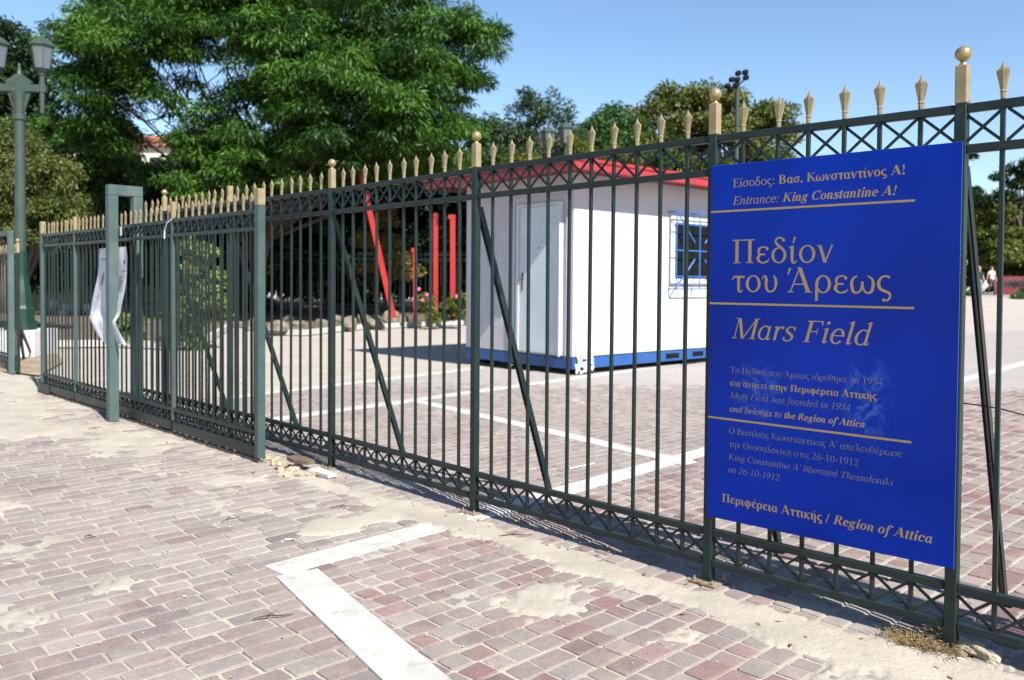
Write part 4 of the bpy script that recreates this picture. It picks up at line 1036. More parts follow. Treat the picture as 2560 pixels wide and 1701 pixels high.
# skid
mb = MB(); mb.bbox(0.0, LX, -0.005, 0.09, 0.085, Z0-0.012, 0.006); sk = mb.build('skid_beam', M['skid_blue'], cab)
mb = MB(); mb.bbox(-0.004, 0.086, 0.091, LY, 0.085, Z0-0.012, 0.006); mb.build('skid_beam', M['skid_blue'], cab)
mb = MB(); mb.bbox(0.0, LX, LY-0.09, LY+0.004, 0.085, Z0-0.012, 0.006) ; mb.build('skid_beam', M['skid_blue'], cab)
mb = MB(); mb.box(0.0, 0.004, 0, 0.004, 0.1, 0.11)
for (p0, p1) in ((1664, 1697), (1731, 1757)):
    s0, s1 = wall_hit(p0, 885, br_, -bl_)[0], wall_hit(p1, 885, br_, -bl_)[0]
    mb = MB(); mb.box(s0, s1, -0.009, 0.0, 0.125, 0.205); mb.build('fork_pocket', M['black'], cab)
for x, y in ((0.35,0.15),(0.35,LY-0.2),(2.8,0.15),(2.8,LY-0.2),(5.2,0.15),(5.2,LY-0.2)):
    mb = MB(); mb.box(x-0.15, x+0.15, y-0.1, y+0.1, 0.001, 0.084); mb.build('foot_block', M['black'], cab)
# door
d0, d1 = wall_hit(1408, 700, bl_, -br_)[0], wall_hit(1296, 700, bl_, -br_)[0]
zt = wall_hit(1350, 509, bl_, -br_)[1]
mb = MB(); mb.bbox(-0.035, -0.001, d0+0.06, d1-0.06, Z0+0.03, zt-0.05, 0.004); dr = mb.build('door', M['door_white'], cab)
for (a, b, z0, z1) in ((d0, d0+0.055, Z0+0.02, zt), (d1-0.055, d1, Z0+0.02, zt), (d0+0.056, d1-0.056, zt-0.045, zt)):
    mb = MB(); mb.bbox(-0.05, -0.001, a, b, z0, z1, 0.004); mb.build('door_frame', M['frame_white'], cab)
for (a, b, z0, z1) in ((d0-0.09, d0-0.075, Z0+0.02, zt+0.09), (d1+0.075, d1+0.09, Z0+0.02, zt+0.09), (d0-0.074, d1+0.074, zt+0.075, zt+0.09)):
    mb = MB(); mb.bbox(-0.018, -0.001, a, b, z0, z1, 0.003); mb.build('trim', M['frame_white'], cab)
s_ = wall_hit(1414, 700, bl_, -br_)[0]
mb = MB(); mb.bbox(-0.075, -0.052, d0+0.0, d0+0.03, Z0+0.0, 2.26, 0.004); mb.build('door_frame', M['frame_white'], cab)
hz = wall_hit(1307, 704, bl_, -br_)[1]
mb = MB(); mb.bbox(-0.045, -0.0355, d1-0.15, d1-0.11, hz-0.13, hz+0.13, 0.004); mb.tube([(-0.046,d1-0.13,hz+0.04),(-0.085,d1-0.13,hz+0.04),(-0.09,d1-0.22,hz+0.035)], 0.010, 8); mb.build('handle', M['bark'], dr)
mb = MB(); mb.sphere((-0.038,(d0+d1)/2,wall_hit(1354,620,bl_,-br_)[1]), 0.012, 8, 6); mb.build('peephole', M['black'], dr)
# window with its blue cage
w0, w1 = wall_hit(1684, 600, br_, -bl_)[0], wall_hit(1773, 600, br_, -bl_)[0]
wz1, wz0 = wall_hit(1684, 557, br_, -bl_)[1], wall_hit(1684, 697, br_, -bl_)[1]
mb = MB(); mb.box(w0, w1, -0.004, -0.001, wz0, wz1); wi = mb.build('window', M['black'], cab)
for (a, b, z0, z1) in ((w0-0.10, w0, wz0-0.10, wz1+0.10), (w1, w1+0.10, wz0-0.10, wz1+0.10), (w0+0.001, w1-0.001, wz1, wz1+0.10), (w0+0.001, w1-0.001, wz0-0.10, wz0)):
    mb = MB(); mb.bbox(a, b, -0.035, -0.001, z0, z1, 0.004); mb.build('frame', M['frame_white'], wi)
G0, G1, H0, H1 = w0-0.13, w1+0.13, wz0-0.16, wz1+0.16; cw = (G0+G1)/2; ch_ = (H0+H1)/2; gy_ = -0.16
mb = MB(); mb.box(0,0.001,0,0.001,0,0.001)
def gbar(a, b, r=0.011):
    mb = MB(); mb.tube([a, b], r, 6); mb.build('bar', M['grille_blue'], wi)
q_ = (G1-G0)*0.16; qz = (H1-H0)*0.16
for x in (G0, G0+q_, cw, G1-q_, G1): gbar((x, gy_, H0), (x, gy_, H1))
for z in (H0, H0+qz, ch_, H1-qz, H1): gbar((G0, gy_, z), (G1, gy_, z))
for x, z in ((G0,H0),(G1,H0),(G0,H1),(G1,H1)):
    gbar((x, gy_, z), (cw+(x-cw)*0.22, gy_+0.0, ch_+(z-ch_)*0.22), 0.012); gbar((x, gy_, z), (x, -0.002, z))
for x, z in ((cw, H0), (cw, H1)): gbar((x, gy_, z), (x, -0.002, z))
# cable loop under the door side, torn plastic wrap on the corner
mb = MB(); s0 = wall_hit(1284, 900, bl_, -br_)[0]; mb.tube([(-0.02, s0, 0.30), (-0.05, s0+0.05, 0.22), (-0.06, s0+0.05, 0.10), (-0.05, s0-0.02, 0.05)], 0.008, 6); lp = mb.build('cable_loop', M['plastic'], cab)
mb = MB(); nx, nz_ = 9, 12
vs = [(0.02+0.36*i/nx+random.uniform(-0.015,0.015), -0.03-random.random()*0.035, 0.03+0.5*j/nz_*(1-0.25*(i/nx))+random.uniform(-0.02,0.02)) for j in range(nz_+1) for i in range(nx+1)]
mb.add(vs, [(j*(nx+1)+i, j*(nx+1)+i+1, (j+1)*(nx+1)+i+1, (j+1)*(nx+1)+i) for j in range(nz_) for i in range(nx) if random.random() < 0.86])
T = NT('plastic_wrap'); setin(T.b,'Base Color',(0.8,0.8,0.82,1)); setin(T.b,'Roughness',0.25); setin(T.b,'Alpha',0.5); M['wrap'] = T.m
mb.build('plastic_wrap', M['wrap'], cab)

# ================================================================== LAMPS
def lamp_post(P, rot, label, zb=0.0, zpaint=True):
    r = empty('street_lamp', P, rot); tag(r, label, 'lamp')
    mb = MB(); mb.lathe([(0.26,zb),(0.26,zb+0.14),(0.22,zb+0.16),(0.215,zb+0.34),(0.23,zb+0.36),(0.19,zb+0.42),(0.16,zb+0.66),(0.125,zb+0.86),(0.115,zb+0.95)], 8); mb.build('base', M['lamp_dark'], r)
    mb = MB(); mb.lathe([(0.112,zb+0.951),(0.105,1.78)], 16); mb.build('pole', M['lamp_dark'], r)
    mb = MB(); mb.lathe([(0.088,1.781),(0.078,4.02),(0.105,4.03),(0.105,4.10),(0.085,4.12)], 16); mb.build('pole', M['lamp_green'], r)
    mb = MB(); mb.lathe([(0.075,4.121),(0.10,4.35),(0.13,4.50)], 8); mb.bbox(-0.44,0.44,-0.045,0.045,4.50,4.63,0.01); mb.prism([(-0.2,-0.04),(0.2,-0.04),(0.2,0.04),(-0.2,0.04)], 4.631, 4.66)
    mb.add([(-0.24,-0.035,4.66),(0.24,-0.035,4.66),(0.24,0.035,4.66),(-0.24,0.035,4.66),(-0.05,-0.035,4.80),(0.05,-0.035,4.80),(0.05,0.035,4.80),(-0.05,0.035,4.80)], [(0,1,5,4),(1,2,6,5),(2,3,7,6),(3,0,4,7),(4,5,6,7)])
    mb.lathe([(0.045,4.80),(0.03,4.86),(0.022,4.93),(0.030,4.95),(0.012,4.99)], 8)
    for s in (-1, 1):
        mb.add([(s*0.08,-0.015,4.14),(s*0.19,-0.015,4.50),(s*0.06,-0.015,4.50),(s*0.08,0.015,4.14),(s*0.19,0.015,4.50),(s*0.06,0.015,4.50)], [(0,1,2),(3,5,4),(0,3,4,1),(1,4,5,2),(2,5,3,0)])
    mb.build('arm', M['lamp_green'], r)
    for s in (-1, 1):
        x = s*0.37
        mb = MB(); mb.lathe([(0.028,4.14),(0.035,4.16),(0.042,4.50),(0.055,4.51),(0.055,4.66),(0.042,4.67),(0.042,4.78),(0.062,4.80),(0.062,4.83),(0.10,4.86),(0.10,4.885),(0.13,4.895),(0.13,4.91)], 12, (x,0,0)); c = mb.build('lantern_stem', M['lamp_dark'] if False else M['lamp_green'], r)
        mb = MB(); mb.lathe([(0.125,4.915),(0.180,5.285)], 6, (x,0,0)); g = mb.build('lantern', M['glass'], r)
        mb = MB()
        for k in range(6):
            a = 2*math.pi*k/6; mb.bar((x+0.128*math.cos(a),0.128*math.sin(a),4.912), (x+0.184*math.cos(a),0.184*math.sin(a),5.287), 0.014, 0.014, (math.cos(a),math.sin(a),0.1))
        mb.build('frame', M['lamp_green'], g)
        mb = MB(); mb.lathe([(0.215,5.288),(0.215,5.315),(0.20,5.33),(0.12,5.40),(0.045,5.44),(0.03,5.46),(0.03,5.50),(0.045,5.51),(0.012,5.54),(0.010,5.60),(0.002,5.68)], 6, (x,0,0)); mb.build('roof', M['lamp_green'], g)
        mb = MB(); mb.lathe([(0.02,4.93),(0.035,5.0),(0.05,5.10),(0.035,5.2),(0.01,5.22)], 10, (x,0,0)); mb.build('bulb', M['plastic'], g)
    return r
L1 = Vector((-8.46, 14.4, 0))
mb = MB(); mb.box(-0.9, 0.40, -0.5, 0.5, -0.02, 0.43)
plinth = mb.build('plinth', M['frame_white'], loc=L1); plinth.rotation_euler = (0,0,0.15); tag(plinth, 'low white painted plinth under the two-lantern lamp', 'plinth')
lamp_post(L1, 0.10, 'green street lamp with two lanterns and a bell-shaped dark base, left edge', 0.432)
lp2 = atY(1389, 700, 22.0); lp2.z = 0.0
lamp_post(lp2, -0.95, 'green street lamp whose two lanterns show above the cabin roof')
# floodlight mast
fm = atY(1836, 700, 36.0); fm.z = 0.3
r = empty('floodlight_mast', fm); tag(r, 'tall thin mast with a cluster of floodlights above the rusty tree', 'mast')
zt_ = atY(1836, 205, 36).z - 0.3
mb = MB(); mb.tube([(0,0,0),(0,0,zt_)], [0.13, 0.085], 10); mb.build('pole', M['lamp_green'], r)
q6 = 0.6
mb = MB(); mb.bar((-0.75*q6,0,zt_-0.9*q6),(0.65*q6,0,zt_+0.25*q6),0.06,0.06,(0,1,0)); mb.bar((-0.3*q6,0,zt_-0.1*q6),(0.2*q6,0,zt_-0.6*q6),0.06,0.06,(0,1,0)); mb.build('bracket', M['black'], r)
for x, z in ((-0.75,-0.35),(-0.45,0.1),(-0.5,-0.55),(-0.05,0.1),(0.0,0.55),(0.5,0.62),(0.55,0.25),(-0.15,-0.3)):
    x, z = x*q6, z*q6
    mb = MB(); mb.bbox(x-0.11,x+0.11,-0.27,0.0,zt_+z-0.095,zt_+z+0.095,0.03); mb.build('floodlight', M['black'], r)

# ================================================================== PLANTER, KERBS, ROCKS, RED POSTS, FAR GROUND
kl = [(-80,875),(120,868),(300,866),(420,872),(522,852),(556,832),(582,815),(640,822),(690,836),(760,838),(850,828),(920,821),(1000,818),(1080,814),(1172,811),(1260,806)]
kp = [at(*p) for p in kl]
pl_poly = [(p.x, p.y) for p in kp] + [(12.0, 26.0), (14, 34), (12, 60), (-50, 60), (-42, 17.0)]
mb = MB(); n_ = len(pl_poly); mb.add([(x,y,0.09) for x,y in pl_poly], [tuple(range(n_))]); tag(mb.build('planted_ground', M['soil']), kind='structure')
kr = empty('planter_kerb', kp[0]); tag(kr, 'pale kerb edging the planted bed behind the forecourt', 'kerb')
for i in range(len(kp)-1):
    a, b = kp[i], kp[i+1]; L = (b-a).length; d = (b-a)/L; n2 = max(1, round(L/0.9))
    for k in range(n2):
        p0, p1 = a+d*(L*k/n2+0.006)-kp[0], a+d*(L*(k+1)/n2-0.006)-kp[0]
        mb = MB(); up = Vector((0,0,0.06+random.uniform(-0.004,0.004))); mb.bar(p0+up, p1+up, 0.14, 0.13, (0,0,1)); mb.build('kerb_stone', M['kerb'], kr)
def lump(c, r, seed, nm, m, label, cat, group=None, sq=(1,1,1), rough=0.35, parent=None, n=14, ms=9):
    rs = random.Random(seed); mb = MB()
    ks = [(Vector((rs.uniform(-1,1),rs.uniform(-1,1),rs.uniform(-1,1))).normalized(), rs.uniform(0.55,1.0)) for _ in range(9)]
    vs = []; 
    for j in range(ms+1):
        th = math.pi*j/ms
        for i in range(n):
            a = 2*math.pi*i/n; v = Vector((math.sin(th)*math.cos(a), math.sin(th)*math.sin(a), math.cos(th)))
            q = 1.0
            for k, h in ks:
                dd = v.dot(k)
                if dd > h*0.85: q = min(q, h*0.85/dd)
            q *= 1+rs.uniform(-1,1)*rough*0.18
            vs.append((v.x*r*q*sq[0], v.y*r*q*sq[1], v.z*r*q*sq[2]))
    fs = [(j*n+i, (j+1)*n+i, (j+1)*n+(i+1)%n, j*n+(i+1)%n) for j in range(ms) for i in range(n)]
    mb.add(vs, fs); o = mb.build(nm, m, parent, smooth=False, loc=c); o.rotation_euler = (0,0,rs.uniform(0,6))
    if label: tag(o, label, cat, group)
    return o
rk = [(628,812,24),(688,822,30),(716,800,22),(748,818,30),(795,812,28),(835,806,26),(876,812,30),(905,800,26),(938,806,34),(975,800,34),(1005,803,22)]
nm_ = ['first rough edging rock from the left beside the kerb','brown edging rock with a flat face, second from the left','small edging rock set back between two larger ones','broad grey-brown edging rock at the lowest point of the kerb','pitted edging rock left of the middle of the row','middle edging rock of the row behind the fence brace','low edging rock right of the middle of the row','edging rock set back just left of the two largest','large edging rock left of the leaning red beam','large edging rock at the foot of the leaning red beam','last small edging rock right of the leaning beam']
for i, (px, py, w) in enumerate(rk):
    p = at(px, py+w*0.35, 0.05); lump(p+Vector((0,0.1,w*p.y/2090*0.30)), w*1.08*p.y/2090, 40+i, 'rock', M['rock'], nm_[i], 'rock', 'rocks edging the planted bed', (1,0.8,0.72))
def red_bar(p0, p1, w, label, hook=0):
    a, b = p0, p1; r = empty('red_beam', a); tag(r, label, 'beam')
    mb = MB(); mb.bar(Vector((0,0,0)), b-a, w, w*1.3, (0,1,0)); mb.build('shaft', M['red'], r)
    mb = MB(); c = b-a; mb.box(c.x-w*0.5-hook, c.x+w*0.54, c.y-w*0.75, c.y+w*0.75, c.z+0.001, c.z+0.12); mb.build('cap', M['red'], r)
red_bar(atY(984,795,22.5), atY(905,440,22.5), 0.125, 'long leaning red beam rising out of the edging rocks')
for px, y0, y1, w, hk, lb in ((1037,808,631,0.085,0.05,'short slim red upright, leftmost of the three'), (1089.5,806,544,0.125,0.0,'tall red upright between the short one and the hooked one'), (1132,803,548,0.14,0.05,'tall red upright with a hooked top, nearest the white cabin')):
    red_bar(atY(px,y0,24.5), atY(px,y1,24.5), w, lb, hk)
# far fence of the bed
fr = empty('iron_railing', atY(600,700,31)); tag(fr, 'dark iron railing in the shade behind the planted bed', 'railing')
b0 = fr.location.copy(); x0, x1 = atY(90,700,31).x, atY(1250,700,31).x
for z in (atY(700,634,31).z, atY(700,647,31).z, 0.45):
    mb = MB(); mb.box(x0-b0.x, x1-b0.x, -0.03, 0.03, z-b0.z-0.03, z-b0.z+0.03); mb.build('rail', M['paint'], fr)
mb = MB(); x = x0
while x < x1:
    mb.box(x-b0.x-0.014, x-b0.x+0.014, -0.014, 0.014, 0.1-b0.z, 2.45-b0.z); x += 0.19
tag(mb.build('bars', M['paint'], fr), kind='stuff')
# low wall, pale heap and dirt at the left
wl = atY(150, 738, 33.0); mb = MB(); mb.bbox(-7.5, 6.8, -0.15, 0.15, -wl.z, 1.22-wl.z, 0.02); o = mb.build('low_wall', M['plaster'], loc=wl); tag(o, 'long low beige wall beyond the left part of the gate', 'wall')
for i in range(16):
    px = 118+i*10.5+random.uniform(-5,5); c = atY(px, 700, 29.0+random.uniform(-1,1)); c.z = random.choice((0.15,0.28,0.4)); 
    lump(c, random.uniform(0.22,0.36), 200+i, 'sack', M['kerb'] if i % 3 else M['ink_grey'], ('grey' if i % 3 == 0 else 'pale')+' sack in the heap before the low beige wall, '+['at its left end','second from the left end','third from the left end','fourth from the left end','fifth from the left end','just left of its middle','left of the two middle ones','at its middle','right of the middle one','two right of the middle','three right of the middle','fifth from the right end','fourth from the right end','third from the right end','next to its right end','at its right end'][i], 'sack', 'pale heap of sacks before the low beige wall', (1,0.8,0.75), 0.5, None, 8, 6)
mb = MB(); P = [at(*p) for p in ((-60,880),(30,876),(140,884),(160,905),(110,932),(98,940),(40,932),(-60,925))]; mb.add([(p.x,p.y,0.004) for p in P], [tuple(range(len(P)))]); tag(mb.build('dirt_patch', M['dirt']), kind='structure')
P = [at(*p) for p in ((-300,930),(98,958),(98,890),(520,905),(560,990),(560,1060),(300,1030),(-300,990))]

# building seen through the trees
bb_ = atY(395, 520, 75.0); bb_.z = 0.5
bd = empty('apartment_building', bb_); tag(bd, 'pale apartment building with a tiled roof glimpsed between the left trees', 'building')
BW, BH = 9.0, atY(395, 385, 75).z-0.5
mb = MB(); mb.box(-BW, BW*0.30, -4, 4, 0, BH); mb.build('wall', M['plaster'], bd)
mb = MB(); mb.add([(-BW-0.4,-4.5,BH),(BW*0.30+0.4,-4.5,BH),(BW*0.30+0.4,4.5,BH),(-BW-0.4,4.5,BH),(-BW+2.5,0,BH+1.6),(BW*0.30-2,0,BH+1.6)], [(0,1,5,4),(1,2,5),(2,3,4,5),(3,0,4),(3,2,1,0)]); mb.build('roof', M['tile'], bd)
for k in range(7):
    for j in range(4):
        x = -BW+0.9+k*1.6; z = BH-2.2-j*3.0
        mb = MB(); mb.box(x-0.45, x+0.45, -4.04, -4.001, z, z+1.3); w_ = mb.build('window', M['black'], bd)
        mb = MB(); mb.box(x-0.52, x+0.52, -4.10, -4.001, z-0.12, z-0.01); mb.build('sill', M['kerb'], w_)
# red wall far right
rw = atY(2520, 700, 56); rw.z = 0.75; mb = MB(); mb.box(-0.9, 9, -0.1, 0.1, 0, 1.25); o = mb.build('red_wall', M['red_far'], loc=rw); tag(o, 'low red wall far off behind the two walkers', 'wall')
# ================================================================== TREES AND PLANTS
def leaves(lobes, n, size, wid, clump, flat=0.5, droop=0.25, shell=0.55, seed=1, cl_per=None, updir=0.0, tintspread=0.5):
    """leaf-sized faces spread through the volume of many small clumps; lobes = (x,y,z,rx,ry,rz)"""
    g = np.random.default_rng(seed); L_ = np.array(lobes, float)
    w = (L_[:,3]*L_[:,4]*L_[:,5])**(2/3); w /= w.sum()
    nc = cl_per or max(20, n//260)
    li = g.choice(len(L_), nc, p=w); d = g.normal(size=(nc,3)); d /= np.linalg.norm(d, axis=1)[:,None]
    rr = shell+(1-shell)*g.random(nc)**0.6; rr *= 1+0.10*g.normal(size=nc)
    C_ = L_[li,:3]+d*L_[li,3:]*rr[:,None]
    cs = clump*(0.6+0.8*g.random(nc)); ctint = g.random(nc)
    ci = g.choice(nc, n, p=cs**2/np.sum(cs**2))
    off = g.normal(size=(n,3)); off /= np.linalg.norm(off, axis=1)[:,None]; off *= (g.random(n)**0.45)[:,None]
    off[:,2] = off[:,2]*flat - droop*np.hypot(off[:,0], off[:,1])**2
    P = C_[ci]+off*cs[ci][:,None]
    dr = off.copy(); dr[:,2] = dr[:,2]*0.4-droop*1.2+updir; dr += 0.45*g.normal(size=(n,3)); dr /= np.linalg.norm(dr, axis=1)[:,None]
    up = np.tile(np.array([0,0,1.0]), (n,1))+0.55*g.normal(size=(n,3)); sd = np.cross(dr, up); sd /= np.linalg.norm(sd, axis=1)[:,None]
    s = size*(0.6+0.8*g.random(n))[:,None]; wv = wid*(0.7+0.6*g.random(n))[:,None]
    nrm = np.cross(sd, dr)
    a = P; b = P+dr*s*0.5+sd*wv*0.5+nrm*s*0.04; c = P+dr*s-nrm*s*0.08; e = P+dr*s*0.5-sd*wv*0.5+nrm*s*0.04
    co = np.stack([a,b,c,e],1).reshape(-1,3); q = np.arange(4*n).reshape(n,4)
    t = np.clip(ctint[ci]*tintspread+g.random(n)*(1-tintspread)*0.9+0.05, 0, 1)
    tint = np.stack([t, g.random(n), t, np.ones(n)], 1)
    return co, q, tint, C_
def limbs(root, base, C_, mat_, r0, parent, n_l=26, seed=3, fork=0.35, lean=(0,0), spread=None):
    rs = random.Random(seed); mb = MB()
    base = Vector(base); top = Vector(spread) if spread is not None else Vector(C_.mean(axis=0))
    fk = base.lerp(top, fork)+Vector((lean[0], lean[1], 0))
    pts = [base, base.lerp(fk, 0.35)+Vector((rs.uniform(-.08,.08),0,0)), base.lerp(fk, 0.7)+Vector((rs.uniform(-.1,.1),0,0)), fk]
    mb.tube(pts, [r0*1.3, r0, r0*0.92, r0*0.8], 12, jit=0.12); tr = mb.build('trunk', mat_, parent, smooth=True)
    idx = [rs.randrange(len(C_)) for _ in range(n_l)]
    mb = MB()
    for i in idx:
        e = Vector(C_[i]); L = (e-fk).length; m1 = fk.lerp(e, 0.35)+Vector((rs.uniform(-1,1),rs.uniform(-1,1),rs.uniform(0.2,1.0)))*L*0.10; m2 = fk.lerp(e, 0.7)+Vector((rs.uniform(-1,1),rs.uniform(-1,1),rs.uniform(0,1)))*L*0.07
        rb = r0*rs.uniform(0.28,0.5); mb.tube([fk+Vector((rs.uniform(-.05,.05),rs.uniform(-.05,.05),-0.1)), m1, m2, e], [rb, rb*0.62, rb*0.36, rb*0.12], 6, jit=0.1)
        for _ in range(2):
            e2 = m2+Vector((rs.uniform(-1,1),rs.uniform(-1,1),rs.uniform(-0.2,0.9)))*L*0.28; mb.tube([m2, m2.lerp(e2,0.5)+Vector((0,0,0.04*L)), e2], [rb*0.3, rb*0.18, rb*0.06], 5)
    tag(mb.build('branches', mat_, parent, smooth=True), kind='stuff')
def tree(name, label, cat, lobes_px, base_px, n, size, wid, clump, lm, bark='bark', r0=0.2, group=None, base_z=0.05, Y0=None, nl=26, **kw):
    """lobes_px = (px, py, rx, ry, Y[, depth radius]) measured on the photograph, put at their own distance"""
    lobes = []
    for l in lobes_px:
        c = atY(l[0], l[1], l[4]); k = l[4]/FPX; lobes.append((c.x, c.y, c.z, l[2]*k, (l[5] if len(l) > 5 else (l[2]+l[3])/2*k), l[3]*k))
    Yb = Y0 or lobes_px[0][4]; b = atY(base_px, 700, Yb); b.z = base_z
    lobes = [(x-b.x, y-b.y, z-b.z, rx, ry, rz) for x, y, z, rx, ry, rz in lobes]
    co, q, tint, C_ = leaves(lobes, n, size, wid, clump, **kw)
    r = empty(name, b); tag(r, label, cat, group)
    tag(link('crown', np_mesh('crown', co, q, lm, tint, smooth=False), r), kind='stuff')
    if r0: limbs(r, (0,0,0), C_, M[bark], r0, r, nl, seed=len(lobes)*7+n % 97)
    return r
LM = {}
LM['jaca'] = leaf_mat('leaf_bright', (0.005,0.028,0.004), (0.070,0.168,0.018), 0.32)
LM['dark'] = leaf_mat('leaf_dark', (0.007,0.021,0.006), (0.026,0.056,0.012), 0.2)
LM['mid'] = leaf_mat('leaf_mid', (0.016,0.050,0.010), (0.062,0.132,0.026), 0.3)
LM['olive'] = leaf_mat('leaf_olive', (0.038,0.062,0.012), (0.125,0.15,0.036), 0.3)
LM['rusty'] = leaf_mat('leaf_rusty', (0.026,0.072,0.013), (0.160,0.165,0.040), 0.3)
LM['bamboo'] = leaf_mat('leaf_feather', (0.030,0.062,0.026), (0.066,0.115,0.048), 0.3)
LM['gold'] = leaf_mat('leaf_yellowgreen', (0.030,0.056,0.008), (0.15,0.165,0.024), 0.3)
LM['varieg'] = leaf_mat('leaf_variegated', (0.045,0.085,0.018), (0.27,0.30,0.075), 0.3)
LM['ochre'] = leaf_mat('leaf_ochre', (0.06,0.085,0.02), (0.28,0.17,0.045), 0.3)
big = [(300,110,150,120,23),(420,30,190,110,24),(600,20,210,110,24),(760,60,200,120,23),(920,110,170,130,23),(1040,150,130,110,23.5),(1155,110,80,85,24),(1100,210,95,80,24),(1000,270,140,110,22.5),
       (1090,330,100,70,23.5),(860,260,170,130,21.5),(900,370,150,60,22.5),(700,200,110,80,23),(760,330,150,110,22),(530,280,70,50,24),(430,200,50,60,24.5),(640,190,60,60,24.5),(250,210,110,90,23.5),(290,330,90,70,24.5),(520,440,120,60,23.5),(620,370,120,60,24),(480,110,60,40,24.5),
       (880,-60,260,110,25),(480,-70,300,100,25),(1030,420,110,40,24),(820,430,160,40,24),
       (200,120,80,90,23.5),(210,290,90,70,24),(760,230,120,100,22),(720,120,90,80,22.5),(455,360,40,30,23.5),(700,440,200,50,25),(480,400,120,60,25.5),(980,380,130,60,23.5),(1180,70,60,60,24),(1220,60,22,40,24),
       (900,270,260,150,30,3.2),(720,400,330,70,30,3.4),(250,150,110,100,29,2.6),(1020,400,180,60,29,2.6),(760,60,300,100,29,2.4)]
tree('jacaranda_tree', 'large bright green feathery tree filling the upper left of the photo', 'tree', big, 640, 250000, 0.21, 0.045, 0.50, LM['jaca'], 'bark', 0.17, Y0=26.5, nl=60, flat=0.42, droop=0.32, shell=0.4, seed=5, cl_per=1050, tintspread=0.85)
tree('dark_tree', 'dark rounded tree behind the lanterns at the upper left edge', 'tree', [(10,110,95,90,30),(-40,190,120,120,30),(70,190,60,70,31),(20,260,90,70,31),(-60,60,80,60,30)], 10, 26000, 0.17, 0.085, 0.6, LM['dark'], 'bark', 0.25, seed=8)
tree('leafy_tree', 'mid green tree between the lamp and the large feathery tree', 'tree', [(150,390,110,90,29),(250,420,90,100,29.5),(90,340,80,60,29),(285,330,40,50,30),(200,500,90,70,30)], 210, 30000, 0.16, 0.08, 0.5, LM['mid'], 'bark', 0.2, seed=9)
tree('olive_green_tree', 'pale olive leafed tree low behind the lamp pole at the left', 'tree', [(20,430,100,90,19),(110,470,80,80,18.5),(60,540,110,70,18.5),(150,520,40,50,18.5),(0,350,70,60,19.5)], 60, 42000, 0.10, 0.035, 0.26, LM['olive'], 'bark', 0.12, seed=10, droop=0.3, flat=0.7, shell=0.35)
# shaded understorey behind the bed
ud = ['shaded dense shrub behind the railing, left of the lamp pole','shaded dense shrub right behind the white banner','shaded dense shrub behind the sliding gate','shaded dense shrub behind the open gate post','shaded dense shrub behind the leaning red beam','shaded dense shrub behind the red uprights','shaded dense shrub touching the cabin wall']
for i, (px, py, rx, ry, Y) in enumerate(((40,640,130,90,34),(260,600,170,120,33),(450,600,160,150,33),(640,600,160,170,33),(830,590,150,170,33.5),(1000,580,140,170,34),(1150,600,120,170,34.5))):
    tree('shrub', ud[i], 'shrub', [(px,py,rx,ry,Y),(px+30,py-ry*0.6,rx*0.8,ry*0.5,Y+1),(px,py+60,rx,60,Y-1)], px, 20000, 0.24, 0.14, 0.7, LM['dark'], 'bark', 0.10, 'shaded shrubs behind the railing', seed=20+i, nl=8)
tree('yellowing_shrub', 'shrub with ochre and yellow leaves behind the leaning red beam', 'shrub', [(960,570,60,60,28),(915,640,40,60,28),(640,610,25,40,28),(1000,640,40,50,28)], 950, 5000, 0.13, 0.07, 0.4, LM['ochre'], 'bark', 0.05, seed=31, nl=8)
tree('variegated_bush', 'yellow and green variegated bush just beyond the sliding gate', 'bush', [(490,690,70,90,16.3),(500,790,75,70,16.0),(470,620,50,50,16.4),(545,740,35,80,16.2)], 495, 11000, 0.085, 0.045, 0.20, LM['varieg'], 'twig', 0.03, seed=32, nl=14, shell=0.3)
tree('small_bush', 'low yellow-green bush beside the lower end of the banner', 'bush', [(320,820,35,45,16.4),(290,845,30,25,16.3)], 318, 2200, 0.08, 0.04, 0.14, LM['varieg'], 'twig', 0.02, seed=33, nl=8, shell=0.3)
tree('rose_bush', 'small green bush with pink flowers between the red uprights', 'bush', [(1062,760,22,40,23.8),(1110,770,26,40,23.8),(1075,790,30,20,23.6),(1150,760,18,40,23.9)], 1080, 3600, 0.09, 0.05, 0.2, LM['gold'], 'twig', 0.02, seed=34, nl=10, shell=0.3)
for i, (px, py) in enumerate(((1046,724),(1068,738),(1056,750),(1140,742))):
    c = atY(px, py, 23.2); lump(c, 0.07, 70+i, 'rose', M.setdefault('pink', mat('pink_petals', (0.62,0.10,0.28), 0.7)), 'pink rose bloom on the bush between the red uprights, '+['highest and leftmost','right of the highest','lowest of the three left ones','alone at the right'][i], 'flower', 'pink rose blooms', (1,1,0.8), 0.9, None, 8, 5)
bl_n = ['dark tree backdrop at the far left behind the lamp','dark tree backdrop behind the gate frame','dark tree backdrop behind the large tree trunk','dark tree backdrop left of the leaning red beam','dark tree backdrop behind the cabin corner']
for i, px in enumerate((0, 300, 600, 880, 1150)):
    tree('dark_tree', bl_n[i], 'tree', [(px,560,230,120,43,2.5),(px+60,660,230,70,42,2.5),(px-60,470 if i else 420,200,70,44,2.5)], px, 22000, 0.42, 0.24, 1.1, LM['dark'], 'bark', 0.2, 'dark trees far behind the bed', seed=90+i, nl=8)
